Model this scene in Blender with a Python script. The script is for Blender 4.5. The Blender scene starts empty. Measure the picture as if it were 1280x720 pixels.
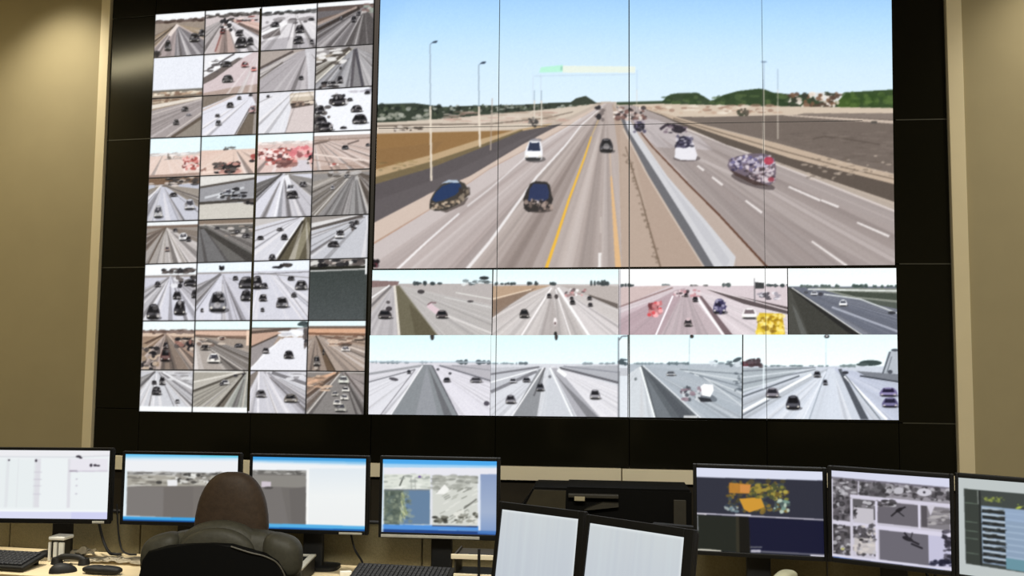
import bpy, bmesh, math, random
import numpy as np
from mathutils import Vector, Matrix

SC = bpy.context.scene
COL = SC.collection
PI = math.pi
EYE = 1.65                      # height of the camera above the floor
FPX = 1100.0                    # focal length in pixels of the 1280 px wide frame
PITCH, ROLL = math.radians(4.358), math.radians(0.53)

# ------------------------------------------------------------------ camera
_F = Vector((0, math.cos(PITCH), math.sin(PITCH)))
_U0 = Vector((0, -math.sin(PITCH), math.cos(PITCH)))
_R0 = Vector((1, 0, 0))
CR = _R0 * math.cos(ROLL) + _U0 * math.sin(ROLL)
CU = _U0 * math.cos(ROLL) - _R0 * math.sin(ROLL)
CAM = Vector((0, 0, EYE))
cam_data = bpy.data.cameras.new('camera')
cam = bpy.data.objects.new('camera', cam_data)
COL.objects.link(cam)
m = Matrix((CR, CU, -_F)).transposed().to_4x4()
m.translation = CAM
cam.matrix_world = m
cam_data.sensor_width = 36.0
cam_data.lens = FPX / 1280 * 36.0
cam_data.clip_start = 0.05
SC.camera = cam
SC.view_settings.view_transform = 'Standard'
SC.view_settings.look = 'None'
SC.view_settings.exposure = 0
SC.view_settings.gamma = 1
SC.view_settings.use_curve_mapping = False


def ray(px, py):
    return CR * ((px - 640) / FPX) + CU * (-(py - 360) / FPX) + _F


def at(px, py, y):
    d = ray(px, py)
    return CAM + d * (y / d.y)


def on(px, py, z):
    d = ray(px, py)
    return CAM + d * ((z - EYE) / d.z)


# ------------------------------------------------------------------ materials
def lin(c):
    r = []
    for v in c[:3]:
        v = v / 255.0
        r.append(v / 12.92 if v <= 0.04045 else ((v + 0.055) / 1.055) ** 2.4)
    return r


def material(name, col, rough=0.6, metal=0.0, spec=0.5, noise=0.0, scale=30.0, bump=0.0, coat=0.0, stretch=None):
    mt = bpy.data.materials.new(name)
    mt.use_nodes = True
    nt = mt.node_tree
    b = nt.nodes['Principled BSDF']
    b.inputs['Roughness'].default_value = rough
    b.inputs['Metallic'].default_value = metal
    b.inputs['Specular IOR Level'].default_value = spec
    b.inputs['Coat Weight'].default_value = coat
    c = lin(col)
    b.inputs['Base Color'].default_value = (*c, 1)
    if noise or bump:
        tc = nt.nodes.new('ShaderNodeTexCoord')
        mp = nt.nodes.new('ShaderNodeMapping')
        if stretch:
            mp.inputs['Scale'].default_value = stretch
        nz = nt.nodes.new('ShaderNodeTexNoise')
        nz.inputs['Scale'].default_value = scale
        nz.inputs['Detail'].default_value = 5
        nt.links.new(tc.outputs['Object'], mp.inputs['Vector'])
        nt.links.new(mp.outputs['Vector'], nz.inputs['Vector'])
        if noise:
            rp = nt.nodes.new('ShaderNodeValToRGB')
            rp.color_ramp.elements[0].position = 0.3
            rp.color_ramp.elements[1].position = 0.7
            rp.color_ramp.elements[0].color = (*[v * (1 - noise) for v in c], 1)
            rp.color_ramp.elements[1].color = (*[min(1, v * (1 + noise)) for v in c], 1)
            nt.links.new(nz.outputs['Fac'], rp.inputs['Fac'])
            nt.links.new(rp.outputs['Color'], b.inputs['Base Color'])
        if bump:
            bp = nt.nodes.new('ShaderNodeBump')
            bp.inputs['Strength'].default_value = bump
            bp.inputs['Distance'].default_value = 0.004
            nt.links.new(nz.outputs['Fac'], bp.inputs['Height'])
            nt.links.new(bp.outputs['Normal'], b.inputs['Normal'])
    return mt


def screen_material(name, strength=1.0):
    """A lit display: the picture sits in the mesh's colour attribute and is given off as light."""
    mt = bpy.data.materials.new(name)
    mt.use_nodes = True
    nt = mt.node_tree
    b = nt.nodes['Principled BSDF']
    b.inputs['Base Color'].default_value = (0.004, 0.004, 0.004, 1)
    b.inputs['Roughness'].default_value = 0.45
    b.inputs['Specular IOR Level'].default_value = 0.2
    a = nt.nodes.new('ShaderNodeAttribute')
    a.attribute_name = 'picture'
    nt.links.new(a.outputs['Color'], b.inputs['Emission Color'])
    b.inputs['Emission Strength'].default_value = strength
    return mt


M = {
    'wall': material('olive_beige_paint', (164, 151, 117), 0.75, spec=0.25, noise=0.03, scale=4, bump=0.05),
    'casing': material('cream_casing_paint', (226, 211, 174), 0.6, spec=0.3, noise=0.02, scale=6),
    'low_wall': material('shade_darkened_wall', (52, 46, 36), 0.7, spec=0.2, noise=0.08, scale=8),  # darkened to carry the shadow on the wall below the casing
    'ledge': material('brightened_casing_paint', (246, 234, 204), 0.55, spec=0.3, noise=0.02, scale=6),  # casing colour raised to imitate light falling on the bottom strip
    'floor': material('dark_carpet', (62, 58, 54), 0.95, spec=0.05, noise=0.25, scale=220, bump=0.4),
    'ceiling': material('ceiling_tile', (170, 165, 152), 0.9, spec=0.1, noise=0.04, scale=60, bump=0.2),
    'panel': material('black_display_glass', (22, 21, 14), 0.14, spec=0.17, noise=0.05, scale=2),
    'seam': material('panel_seam_rubber', (66, 64, 52), 0.5, spec=0.3, noise=0.05),
    'seam_lit': material('seam_between_lit_panels', (84, 90, 96), 0.6, spec=0.2, noise=0.05),
    'plastic': material('black_monitor_plastic', (13, 13, 13), 0.42, spec=0.3, noise=0.06, scale=40),
    'plastic2': material('matte_black_plastic', (18, 18, 18), 0.6, spec=0.35, noise=0.1, scale=60, bump=0.08),
    'key': material('charcoal_keycaps', (38, 39, 43), 0.55, spec=0.4, noise=0.1, scale=90),
    'desk': material('pale_maple_laminate', (214, 196, 160), 0.5, spec=0.3, noise=0.06, scale=5, stretch=(1, 14, 14)),
    'desk_edge': material('tan_edge_band', (168, 146, 108), 0.5, spec=0.3, noise=0.06, scale=10),
    'fabric': material('olive_fabric_panel', (108, 101, 78), 0.9, spec=0.1, noise=0.12, scale=160, bump=0.25),
    'steel': material('dark_steel', (46, 45, 43), 0.4, metal=0.7, noise=0.06, scale=30),
    'leather': material('charcoal_leather', (62, 60, 50), 0.55, spec=0.3, noise=0.12, scale=70, bump=0.25),
    'leather_brown': material('dark_brown_leather', (62, 49, 38), 0.6, spec=0.25, noise=0.14, scale=60, bump=0.25),
    'shell': material('black_chair_shell', (5, 5, 5), 0.6, spec=0.15, noise=0.1, scale=60),
    'piping': material('grey_piping', (84, 80, 70), 0.45, spec=0.4, noise=0.05),
    'white': material('white_plastic', (232, 230, 220), 0.4, spec=0.4, noise=0.03, scale=30),
    'cream': material('cream_plastic', (214, 214, 186), 0.4, spec=0.4, noise=0.04, scale=30),
    'paper': material('crumpled_paper', (196, 186, 164), 0.8, spec=0.15, noise=0.12, scale=40, bump=0.3),
    'silver': material('silver_plastic', (186, 184, 174), 0.4, metal=0.25, noise=0.06, scale=60),
    'tray': material('dark_smoked_tray', (52, 48, 38), 0.5, spec=0.3, noise=0.08, scale=30),
    'copier': material('black_copier_plastic', (14, 13, 11), 0.6, spec=0.12, noise=0.1, scale=30, bump=0.08),
    'copier_grey': material('grey_copier_trim', (62, 58, 48), 0.5, spec=0.4, noise=0.08, scale=30),
    'side_cover': material('olive_copier_cover', (66, 60, 44), 0.5, spec=0.3, noise=0.15, scale=14),
    'tray_lip': material('pale_tray_lip', (190, 178, 146), 0.5, spec=0.3, noise=0.05),
    'feed': screen_material('lit_video_wall_picture'),
    'screen': screen_material('lit_monitor_picture'),
}


# ------------------------------------------------------------------ object helpers
def obj(name, bm, mat, parent=None, smooth=True, angle=38, loc=None, rz=None):
    me = bpy.data.meshes.new(name)
    bmesh.ops.recalc_face_normals(bm, faces=bm.faces)
    bm.to_mesh(me)
    bm.free()
    o = bpy.data.objects.new(name, me)
    COL.objects.link(o)
    for mm in (mat if isinstance(mat, (list, tuple)) else [mat]):
        me.materials.append(mm)
    if smooth:
        me.shade_smooth()
        try:
            me.set_sharp_from_angle(angle=math.radians(angle))
        except Exception:
            pass
    if smooth and angle < 180:
        o.modifiers.new('weighted_normals', 'WEIGHTED_NORMAL').keep_sharp = True
    if parent is not None:
        o.parent = parent
    if loc is not None:
        o.location = loc
    if rz is not None:
        o.rotation_euler = (0, 0, rz)
    return o


def tag(o, label, cat, group=None):
    o['label'] = label
    o['category'] = cat
    if group:
        o['group'] = group
    return o


def thing(name, label, cat, loc=(0, 0, 0), rz=0.0, group=None):
    o = bpy.data.objects.new(name, None)
    COL.objects.link(o)
    o.empty_display_size = 0.1
    o.location = loc
    o.rotation_euler = (0, 0, rz)
    return tag(o, label, cat, group)


def struct(name, bm, mat):
    o = obj(name, bm, mat)
    o['kind'] = 'structure'
    return o


def xf(bm, verts, mat):
    bmesh.ops.transform(bm, matrix=mat, verts=verts)


def add_box(bm, c, s, bev=0.0, seg=2, mat=None):
    r = bmesh.ops.create_cube(bm, size=1.0)
    vs = r['verts']
    bmesh.ops.scale(bm, vec=s, verts=vs)
    if bev > 0:
        es = list({e for v in vs for e in v.link_edges})
        g = bmesh.ops.bevel(bm, geom=es, offset=bev, segments=seg, profile=0.5, affect='EDGES')
        vs = list({v for f in g['faces'] for v in f.verts} | {v for v in vs if v.is_valid})
    bmesh.ops.translate(bm, vec=c, verts=vs)
    if mat is not None:
        xf(bm, vs, mat)
    return vs


def box(c, s, bev=0.0, seg=2, mat=None):
    bm = bmesh.new()
    add_box(bm, c, s, bev, seg, mat)
    return bm


def add_cyl(bm, p, q, r0, r1=None, n=20):
    p, q = Vector(p), Vector(q)
    d = q - p
    r = bmesh.ops.create_cone(bm, cap_ends=True, segments=n, radius1=r0, radius2=r0 if r1 is None else r1, depth=d.length)
    rot = d.to_track_quat('Z', 'Y').to_matrix().to_4x4()
    rot.translation = (p + q) / 2
    xf(bm, r['verts'], rot)
    return r['verts']


def add_prism(bm, pts, z0, z1):
    """Polygon pts (x, y) pulled from z0 to z1."""
    lo = [bm.verts.new((x, y, z0)) for x, y in pts]
    hi = [bm.verts.new((x, y, z1)) for x, y in pts]
    n = len(pts)
    bm.faces.new(lo[::-1])
    bm.faces.new(hi)
    for i in range(n):
        bm.faces.new((lo[i], lo[(i + 1) % n], hi[(i + 1) % n], hi[i]))
    return lo + hi


def add_tube(bm, pts, r, n=10):
    pts = [Vector(p) for p in pts]
    rings = []
    for i, p in enumerate(pts):
        t = (pts[min(i + 1, len(pts) - 1)] - pts[max(i - 1, 0)]).normalized()
        u = t.cross(Vector((0.13, 0.21, 1))).normalized() if abs(t.z) < 0.97 else t.cross(Vector((1, 0, 0))).normalized()
        w = t.cross(u)
        rings.append([bm.verts.new(p + u * (r * math.cos(a)) + w * (r * math.sin(a))) for a in [2 * PI * k / n for k in range(n)]])
    for a, b in zip(rings, rings[1:]):
        for k in range(n):
            bm.faces.new((a[k], a[(k + 1) % n], b[(k + 1) % n], b[k]))
    bm.faces.new(rings[0][::-1])
    bm.faces.new(rings[-1])


def spline(ctrl, n=8):
    c = [Vector(p) for p in ctrl]
    c = [c[0] * 2 - c[1]] + c + [c[-1] * 2 - c[-2]]
    out = []
    for i in range(1, len(c) - 2):
        for k in range(n):
            t = k / n
            a, b, d, e = c[i - 1], c[i], c[i + 1], c[i + 2]
            out.append(0.5 * ((2 * b) + (d - a) * t + (2 * a - 5 * b + 4 * d - e) * t * t + (3 * b - a - 3 * d + e) * t ** 3))
    out.append(c[-2])
    return out


def pillow(c, s, p=3.0, nu=40, nv=24, bend=None):
    """Superellipsoid cushion, half sizes s, exponent p; bend(x, y, z) moves each point."""
    bm = bmesh.new()
    def f(w, e):
        return math.copysign(abs(w) ** e, w)
    e = 2.0 / p
    rows = []
    for j in range(nv + 1):
        v = -PI / 2 + PI * j / nv
        row = []
        for i in range(nu):
            u = 2 * PI * i / nu
            x, y, z = s[0] * f(math.cos(v), e) * f(math.cos(u), e), s[1] * f(math.cos(v), e) * f(math.sin(u), e), s[2] * f(math.sin(v), e)
            if bend:
                x, y, z = bend(x, y, z)
            row.append((x + c[0], y + c[1], z + c[2]))
        rows.append(row)
    bot = bm.verts.new(rows[0][0])
    top = bm.verts.new(rows[-1][0])
    vr = [[bm.verts.new(p_) for p_ in r] for r in rows[1:-1]]
    for a, b in zip(vr, vr[1:]):
        for i in range(nu):
            bm.faces.new((a[i], a[(i + 1) % nu], b[(i + 1) % nu], b[i]))
    for i in range(nu):
        bm.faces.new((bot, vr[0][(i + 1) % nu], vr[0][i]))
        bm.faces.new((top, vr[-1][i], vr[-1][(i + 1) % nu]))
    return bm


# ------------------------------------------------------------------ painting of screen pictures
class Canvas:
    """A picture shown on a display. Drawing coordinates run over the quad TL, TR, BR, BL."""

    def __init__(s, quad, nx, ny, ss=3, bg=(128, 128, 128), seed=1):
        s.soft, s.gain = 0.25, 1.0
        s.q = [np.array(p, float) for p in quad]
        s.nx, s.ny, s.ss = nx, ny, ss
        s.W, s.H = nx * ss, ny * ss
        s.a = np.zeros((s.H, s.W, 3), np.float32)
        s.a[:] = bg
        s.r = np.random.RandomState(seed)
        s.sx = s.W / max(1e-6, abs(s.q[1][0] - s.q[0][0]))
        s.sy = s.H / max(1e-6, abs(s.q[3][1] - s.q[0][1]))

    def mp(s, p):
        tl, tr, br, bl = s.q
        p = np.array(p, float)
        u, v = 0.5, 0.5
        for _ in range(12):
            P = tl * (1 - u) * (1 - v) + tr * u * (1 - v) + br * u * v + bl * (1 - u) * v
            du = (tr - tl) * (1 - v) + (br - bl) * v
            dv = (bl - tl) * (1 - u) + (br - tr) * u
            e = p - P
            det = du[0] * dv[1] - du[1] * dv[0]
            u += (e[0] * dv[1] - e[1] * dv[0]) / det
            v += (du[0] * e[1] - du[1] * e[0]) / det
        return u * s.W, v * s.H

    def _fill(s, pts, c, a):
        pts = np.array(pts)
        x0, x1 = int(max(0, math.floor(pts[:, 0].min()))), int(min(s.W, math.ceil(pts[:, 0].max()) + 1))
        y0, y1 = int(max(0, math.floor(pts[:, 1].min()))), int(min(s.H, math.ceil(pts[:, 1].max()) + 1))
        if x1 <= x0 or y1 <= y0:
            return
        X, Y = np.meshgrid(np.arange(x0, x1) + 0.5, np.arange(y0, y1) + 0.5)
        ins = np.zeros(X.shape, bool)
        n = len(pts)
        for i in range(n):
            (xa, ya), (xb, yb) = pts[i], pts[(i + 1) % n]
            if ya == yb:
                continue
            ins ^= ((ya > Y) != (yb > Y)) & (X < (xb - xa) * (Y - ya) / (yb - ya) + xa)
        sub = s.a[y0:y1, x0:x1]
        sub[ins] = sub[ins] * (1 - a) + np.array(c, np.float32) * a

    def poly(s, pts, c, a=1.0):
        s._fill([s.mp(p) for p in pts], c, a)

    def rect(s, x0, y0, x1, y1, c, a=1.0):
        s.poly([(x0, y0), (x1, y0), (x1, y1), (x0, y1)], c, a)

    def ell(s, x, y, rx, ry, c, a=1.0, rot=0.0, n=18):
        cr, sr = math.cos(rot), math.sin(rot)
        s.poly([(x + rx * math.cos(t) * cr - ry * math.sin(t) * sr, y + rx * math.cos(t) * sr + ry * math.sin(t) * cr)
                for t in [2 * PI * k / n for k in range(n)]], c, a)

    def line(s, pts, w, c, a=1.0, w1=None):
        """Stroke of width w (drawing units, measured across) tapering to w1."""
        n = len(pts) - 1
        for i in range(n):
            (xa, ya), (xb, yb) = s.mp(pts[i]), s.mp(pts[i + 1])
            d = math.hypot(xb - xa, yb - ya) or 1
            nx, ny = -(yb - ya) / d, (xb - xa) / d
            k = min(s.sx, s.sy) if abs(s.sx / s.sy - 1) > 0.5 else s.sx
            wa = k * (w + ((w1 - w) * i / n if w1 is not None else 0)) / 2
            wb = k * (w + ((w1 - w) * (i + 1) / n if w1 is not None else 0)) / 2
            s._fill([(xa + nx * wa, ya + ny * wa), (xb + nx * wb, yb + ny * wb), (xb - nx * wb, yb - ny * wb), (xa - nx * wa, ya - ny * wa)], c, a)

    def vgrad(s, x0, x1, stops):
        for (ya, ca), (yb, cb) in zip(stops, stops[1:]):
            n = max(1, int(abs(yb - ya) * s.sy / s.ss))
            for k in range(n):
                t = (k + 0.5) / n
                c = [p + (q - p) * t for p, q in zip(ca, cb)]
                s.rect(x0, ya + (yb - ya) * k / n, x1, ya + (yb - ya) * (k + 1) / n + 0.2 / s.sy, c)

    def fan(s, vp, yb, xa, xb, n, lo=(60, 55, 55), hi=(245, 240, 240), a=0.16, w=0.03):
        """Thin rays from a vanishing point: tyre tracks, joints and lane paint."""
        span = xb - xa
        for _ in range(n):
            x = xa + span * s.r.rand()
            ww = span * w * (0.3 + s.r.rand())
            c = hi if s.r.rand() < 0.5 else lo
            t = s.r.rand() * 0.25
            s.poly([(vp[0] + (x - vp[0]) * t, vp[1] + (yb - vp[1]) * t), (x, yb), (x + ww, yb), (vp[0] + (x + ww - vp[0]) * t, vp[1] + (yb - vp[1]) * t)], c, a * (0.4 + s.r.rand()))

    def clutter(s, x0, y0, x1, y1, n, cols, r, a=0.9):
        for _ in range(n):
            c = cols[s.r.randint(len(cols))]
            s.ell(x0 + (x1 - x0) * s.r.rand(), y0 + (y1 - y0) * s.r.rand(), r[0] * (0.5 + s.r.rand()), r[1] * (0.5 + s.r.rand()), c, a, n=9)

    def car(s, x, y, w, h, body=(60, 60, 64), glass=(28, 30, 36), lean=0.0, flip=1):
        """A vehicle seen from above the road: shadow, body, glass, bonnet, lamps."""
        P = lambda u, v: (x + u * w + v * lean * w, y + v * h)
        s.ell(x + 0.08 * w, y + 0.42 * h, 0.58 * w, 0.16 * h, (50, 48, 50), 0.55)
        s.poly([P(-.5, .1), P(-.42, -.15), P(-.3, -.45), P(-.12, -.52), P(.16, -.52), P(.32, -.42), P(.45, -.12), P(.5, .12), P(.48, .42), P(.3, .5), P(-.34, .5), P(-.48, .38)], body)
        s.poly([P(-.36, .02), P(-.27, -.4), P(.25, -.4), P(.36, .02)], glass)
        s.poly([P(-.2, -.44), P(.16, -.44), P(.18, -.36), P(-.22, -.36)], [min(255, v + 70) for v in body], 0.8)
        s.poly([P(-.38, .08), P(.38, .08), P(.42, .26), P(-.42, .26)], [min(255, v + 34) for v in body], 0.8)
        s.poly([P(-.46, .34), P(.46, .34), P(.36, .5), P(-.36, .5)], (26, 26, 28), 0.85)
        for u in (-.36, .36):
            s.ell(*P(u, .29), .09 * w, .07 * h, (225, 220, 210), 0.85, n=8)

    def grain(s, amp, px=1):
        h, w = s.H // (s.ss * px) + 2, s.W // (s.ss * px) + 2
        n = s.r.randn(h, w, 1).astype(np.float32) * amp
        n = np.repeat(np.repeat(n, s.ss * px, 0), s.ss * px, 1)[:s.H, :s.W]
        s.a += n

    def edge(s, c=(58, 56, 56), w=1.0):
        k = max(1, int(round(w * s.ss)))
        s.a[:k] = c; s.a[-k:] = c; s.a[:, :k] = c; s.a[:, -k:] = c

    def colours(s):
        a = s.a.reshape(s.ny, s.ss, s.nx, s.ss, 3).mean((1, 3))
        for ax in (0, 1):
            p_ = np.concatenate([np.take(a, [0], ax), a, np.take(a, [-1], ax)], ax)
            n_ = a.shape[ax]
            a = s.soft * np.take(p_, range(0, n_), ax) + (1 - 2 * s.soft) * np.take(p_, range(1, n_ + 1), ax) + s.soft * np.take(p_, range(2, n_ + 2), ax)
        a = (a - 140) * s.gain + 140 + 60 * (s.gain - 1)
        a = np.clip(a, 0, 255) / 255.0
        return np.where(a <= 0.04045, a / 12.92, ((a + 0.055) / 1.055) ** 2.4)


def picture(name, cv, corners, mat, parent):
    """The canvas as a lit surface between the world (or local) points TL, TR, BR, BL."""
    tl, tr, br, bl = [np.array(p, float) for p in corners]
    nx, ny = cv.nx, cv.ny
    u = np.linspace(0, 1, nx)[None, :, None]
    v = np.linspace(0, 1, ny)[:, None, None]
    P = tl * (1 - u) * (1 - v) + tr * u * (1 - v) + br * u * v + bl * (1 - u) * v
    me = bpy.data.meshes.new(name)
    idx = np.arange(nx * ny).reshape(ny, nx)
    F = np.stack([idx[1:, :-1], idx[1:, 1:], idx[:-1, 1:], idx[:-1, :-1]], -1).reshape(-1, 4)
    me.vertices.add(nx * ny)
    me.vertices.foreach_set('co', P.reshape(-1).astype(np.float32))
    me.loops.add(F.size)
    me.loops.foreach_set('vertex_index', F.reshape(-1).astype(np.int32))
    me.polygons.add(len(F))
    me.polygons.foreach_set('loop_start', (np.arange(len(F)) * 4).astype(np.int32))
    me.update(calc_edges=True)
    me.validate()
    at_ = me.color_attributes.new('picture', 'FLOAT_COLOR', 'POINT')
    c = np.ones((ny, nx, 4), np.float32)
    c[..., :3] = cv.colours()
    at_.data.foreach_set('color', c.reshape(-1))
    me.materials.append(mat)
    o = bpy.data.objects.new(name, me)
    COL.objects.link(o)
    if parent is not None:
        o.parent = parent
    return o

# ------------------------------------------------------------------ the pictures on the video wall
FEEDS = []
DK = [(38, 38, 42), (70, 66, 66), (95, 88, 86), (30, 30, 34)]


def main_feed():
    q = [(476, -4), (1113.6, -31), (1118.2, 331.3), (467, 336)]
    c = Canvas(q, 640, 350, 2, (200, 225, 245), 4)
    c.vgrad(440, 1140, [(-40, (150, 196, 246)), (0, (163, 206, 250)), (30, (180, 218, 252)), (60, (196, 226, 251)), (90, (208, 231, 250)), (140, (219, 235, 246))])
    for k in range(24):
        c.poly([(440, -60), (560 - 4 * k, -60), (500 - 3 * k, 40 - 3 * k), (440, 90 - 3 * k)], (128, 180, 242), 0.025)
    VP = (767, 131)
    # pale gantry sign in the haze
    c.poly([(684, 86), (712, 83), (712, 92), (682, 93)], (178, 240, 205), 0.8)
    c.poly([(712, 84), (803, 85), (803, 93), (712, 93)], (232, 238, 222), 0.85)
    c.rect(709, 85, 712, 90, (150, 200, 180), 0.8)
    c.line([(676, 97), (803, 95)], 1.6, (196, 214, 226), 0.7)
    for x in (674, 684):
        c.line([(x, 95), (x, 160)], 1, (196, 208, 218), 0.6)
    # ground base
    c.poly([(440, 152), (600, 143), (700, 135), (767, 129), (860, 134), (1140, 137), (1140, 350), (440, 350)], (190, 176, 163))
    # trees left
    top = [(440, 133), (470, 133), (500, 131.5), (520, 131), (545, 134), (560, 136), (600, 134), (640, 134), (680, 132), (700, 130.5), (722, 130), (729, 125), (741, 122), (749, 127), (755, 131), (762, 131)]
    c.poly(top + [(740, 133), (700, 138), (600, 147), (520, 154), (440, 156)], (58, 66, 56))
    for _ in range(150):
        x = 466 + 285 * c.r.rand()
        f = (x - 466) / 285
        y = 133 + (18 * (1 - f)) * c.r.rand() + 1
        c.ell(x, y, 1.5 + 3 * c.r.rand() * (1 - f * .6), 1 + 2.2 * c.r.rand() * (1 - f * .6), [(40, 46, 42), (78, 88, 70), (172, 176, 168), (34, 40, 36), (120, 122, 112)][c.r.randint(5)], 0.75, n=8)
    for _ in range(26):
        c.ell(470 + 70 * c.r.rand(), 143 + 9 * c.r.rand(), 4, 2, (178, 178, 166), 0.6, n=8)
    # trees and houses right
    c.poly([(780, 130), (815, 129), (838, 128), (843, 122), (856, 118.5), (880, 118.5), (890, 124), (896, 128), (905, 127), (912, 121), (930, 116), (955, 113), (962, 114), (972, 118), (990, 120), (1000, 121), (1030, 118), (1038, 117), (1048, 124), (1060, 118), (1090, 116), (1140, 113), (1140, 140), (1060, 139), (960, 136), (780, 133)], (60, 74, 54))
    c.poly([(901, 127), (912, 121), (930, 116), (955, 113), (972, 118), (990, 121), (990, 134), (903, 133)], (54, 72, 46))
    c.poly([(1048, 124), (1060, 118), (1090, 116), (1140, 113), (1140, 136), (1075, 139), (1055, 139), (1047, 133)], (58, 78, 46))
    c.poly([(1046, 126), (1056, 121), (1072, 121), (1077, 132), (1073, 140), (1052, 140)], (68, 92, 44))
    c.poly([(1018, 118), (1036, 118), (1060, 119), (1050, 129), (1024, 128)], (226, 228, 228), 0.95)
    c.clutter(990, 120, 1052, 136, 70, [(210, 196, 182), (120, 90, 70), (58, 62, 52), (236, 226, 216), (88, 70, 60)], (3.2, 2.4), 0.85)
    c.clutter(838, 121, 990, 132, 60, [(44, 62, 38), (86, 104, 66), (52, 70, 46)], (5, 3), 0.6)
    c.clutter(1060, 120, 1118, 134, 40, [(52, 76, 38), (92, 116, 62)], (5, 3), 0.5)
    # right: beige verge, dark field
    c.poly([(800, 133), (838, 132), (960, 135), (1140, 138), (1140, 146), (980, 146), (850, 149), (800, 138)], (206, 190, 172))
    c.clutter(812, 134, 980, 144, 70, [(188, 160, 140), (226, 214, 198), (150, 120, 104), (200, 178, 158)], (5, 1.6), 0.7)
    c.clutter(928, 138, 941, 147, 16, [(70, 72, 60), (96, 88, 78)], (2.4, 2), 0.9)
    c.poly([(836, 148), (900, 148.5), (985, 146), (1140, 143.5), (1140, 225), (1067, 207), (977, 181), (900, 161)], (117, 106, 99))
    c.poly([(960, 150), (1140, 158), (1140, 215), (1040, 195), (960, 172)], (110, 99, 92), 0.5)
    c.poly([(985, 147), (1140, 159), (1140, 155), (990, 145.8)], (198, 182, 168))
    c.poly([(1000, 146), (1140, 153), (1140, 144), (1010, 144)], (134, 122, 114))
    c.rect(1090, 154, 1097, 157, (90, 84, 80))
    c.line([(1020, 176), (1034, 173), (1060, 176), (1100, 183)], 1.6, (90, 80, 74), 0.8)
    c.clutter(970, 165, 1120, 208, 110, [(132, 120, 112), (96, 86, 80)], (7, 0.9), 0.35)
    # left far strips, brown field
    c.poly([(440, 158), (600, 148), (740, 134), (755, 132), (720, 148), (660, 163), (600, 167), (440, 172)], (206, 193, 178))
    c.line([(440, 161), (540, 158), (620, 157), (690, 150), (725, 142)], 2.4, (120, 108, 98), 0.9, 1.2)
    c.clutter(560, 142, 730, 156, 60, [(222, 206, 194), (186, 150, 138), (160, 140, 124)], (9, 1), 0.5)
    c.clutter(495, 160, 530, 166, 18, [(70, 60, 54), (210, 200, 190)], (3, 1.2), 0.8)
    c.poly([(440, 170), (603, 166), (650, 165), (605, 177), (542, 197), (440, 222)], (146, 113, 74))
    c.poly([(440, 192), (520, 184), (560, 178), (542, 196), (440, 220)], (136, 106, 72), 0.5)
    c.poly([(440, 221), (542, 196), (605, 176.5), (655, 164), (700, 156), (690, 161), (605, 185), (542, 205), (440, 233)], (187, 162, 128))
    c.poly([(440, 231), (542, 204), (605, 184), (660, 164), (662, 166), (605, 190), (542, 213), (440, 241)], (118, 104, 78))
    c.clutter(470, 200, 600, 226, 40, [(150, 130, 88), (96, 92, 66)], (5, 0.8), 0.4)
    # dark frontage road
    c.poly([(440, 240), (542, 212), (605, 188), (660, 166), (712, 156.5), (699, 163), (662, 182), (593, 222), (542, 243), (440, 295)], (92, 86, 88))
    c.poly([(440, 262), (560, 222), (640, 185), (690, 162), (593, 221), (440, 293)], (102, 96, 98), 0.6)
    # kerb strip
    c.poly([(440, 293), (542, 243), (593, 222), (662, 182), (700, 162.5), (760, 133), (764, 132), (725, 155), (662, 190), (619, 212), (542, 262), (440, 318)], (206, 188, 176))
    c.line([(440, 320), (542, 263), (619, 213), (662, 191), (725, 156)], 1.6, (176, 136, 116), 0.8, 0.8)
    # left carriageway
    c.poly([(440, 322), (542, 263), (619, 213), (662, 191), (725, 156), (764, 132), (768, 131), (736, 158), (715, 184.5), (678, 224), (619, 303), (588, 338), (440, 345)], (198, 188, 186))
    for xb, a in ((470, .5), (560, .45), (535, .25)):
        c.poly([(764, 134), (xb - 26, 345), (xb + 34, 345)], (166, 152, 148), a * 0.7)
        c.poly([(764, 134), (xb - 8, 345), (xb + 16, 345)], (158, 143, 140), a * 0.6)
    c.line([(497, 338), (537, 303), (579.5, 268)], 3.0, (240, 236, 236), 0.95, 2.4)
    c.line([(590, 259), (619, 237.6), (656.5, 206), (672, 192)], 2.2, (232, 226, 226), 0.8, 1.4)
    c.line([(676, 188), (735, 150)], 1.3, (226, 222, 222), 0.6)
    # right part of it
    c.poly([(588, 338), (619, 303), (678, 224), (715, 184.5), (736, 158), (768, 131), (776, 131), (781, 160), (787, 345), (560, 345)], (180, 168, 163))
    for xb, w_, a in ((648, 40, .55), (635, 16, .4), (738, 22, .32), (775, 12, .2)):
        c.poly([(767, 134), (xb - w_, 345), (xb + w_, 345)], (140, 126, 121), a * 0.6)
        c.poly([(767, 134), (xb - w_ * .4, 345), (xb + w_ * .5, 345)], (128, 115, 110), a * 0.6)
    c.poly([(767, 140), (700, 345), (722, 345)], (204, 192, 186), 0.35)
    c.fan(VP, 350, 440, 790, 60, a=0.05, w=0.03)
    c.line([(588, 338), (619, 303), (678, 224), (715, 184.5), (736, 158), (762, 136)], 4.2, (236, 232, 232), 0.92, 1.0)
    c.line([(691, 336), (704, 299), (720, 251), (739, 200.5), (748, 173)], 4.0, (236, 184, 62), 0.95, 1.6)
    c.line([(748, 173), (757, 152)], 1.4, (220, 190, 130), 0.6)
    c.line([(758.5, 334), (759.2, 316)], 3.6, (232, 228, 226), 0.95)
    c.line([(760, 292), (760.5, 272)], 2.4, (206, 196, 190), 0.5)
    c.poly([(772, 222), (774, 222), (787, 345), (779, 345)], (226, 182, 128), 0.85)
    c.poly([(770, 180), (772, 180), (774, 222), (772, 222)], (206, 182, 160), 0.6)
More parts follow.
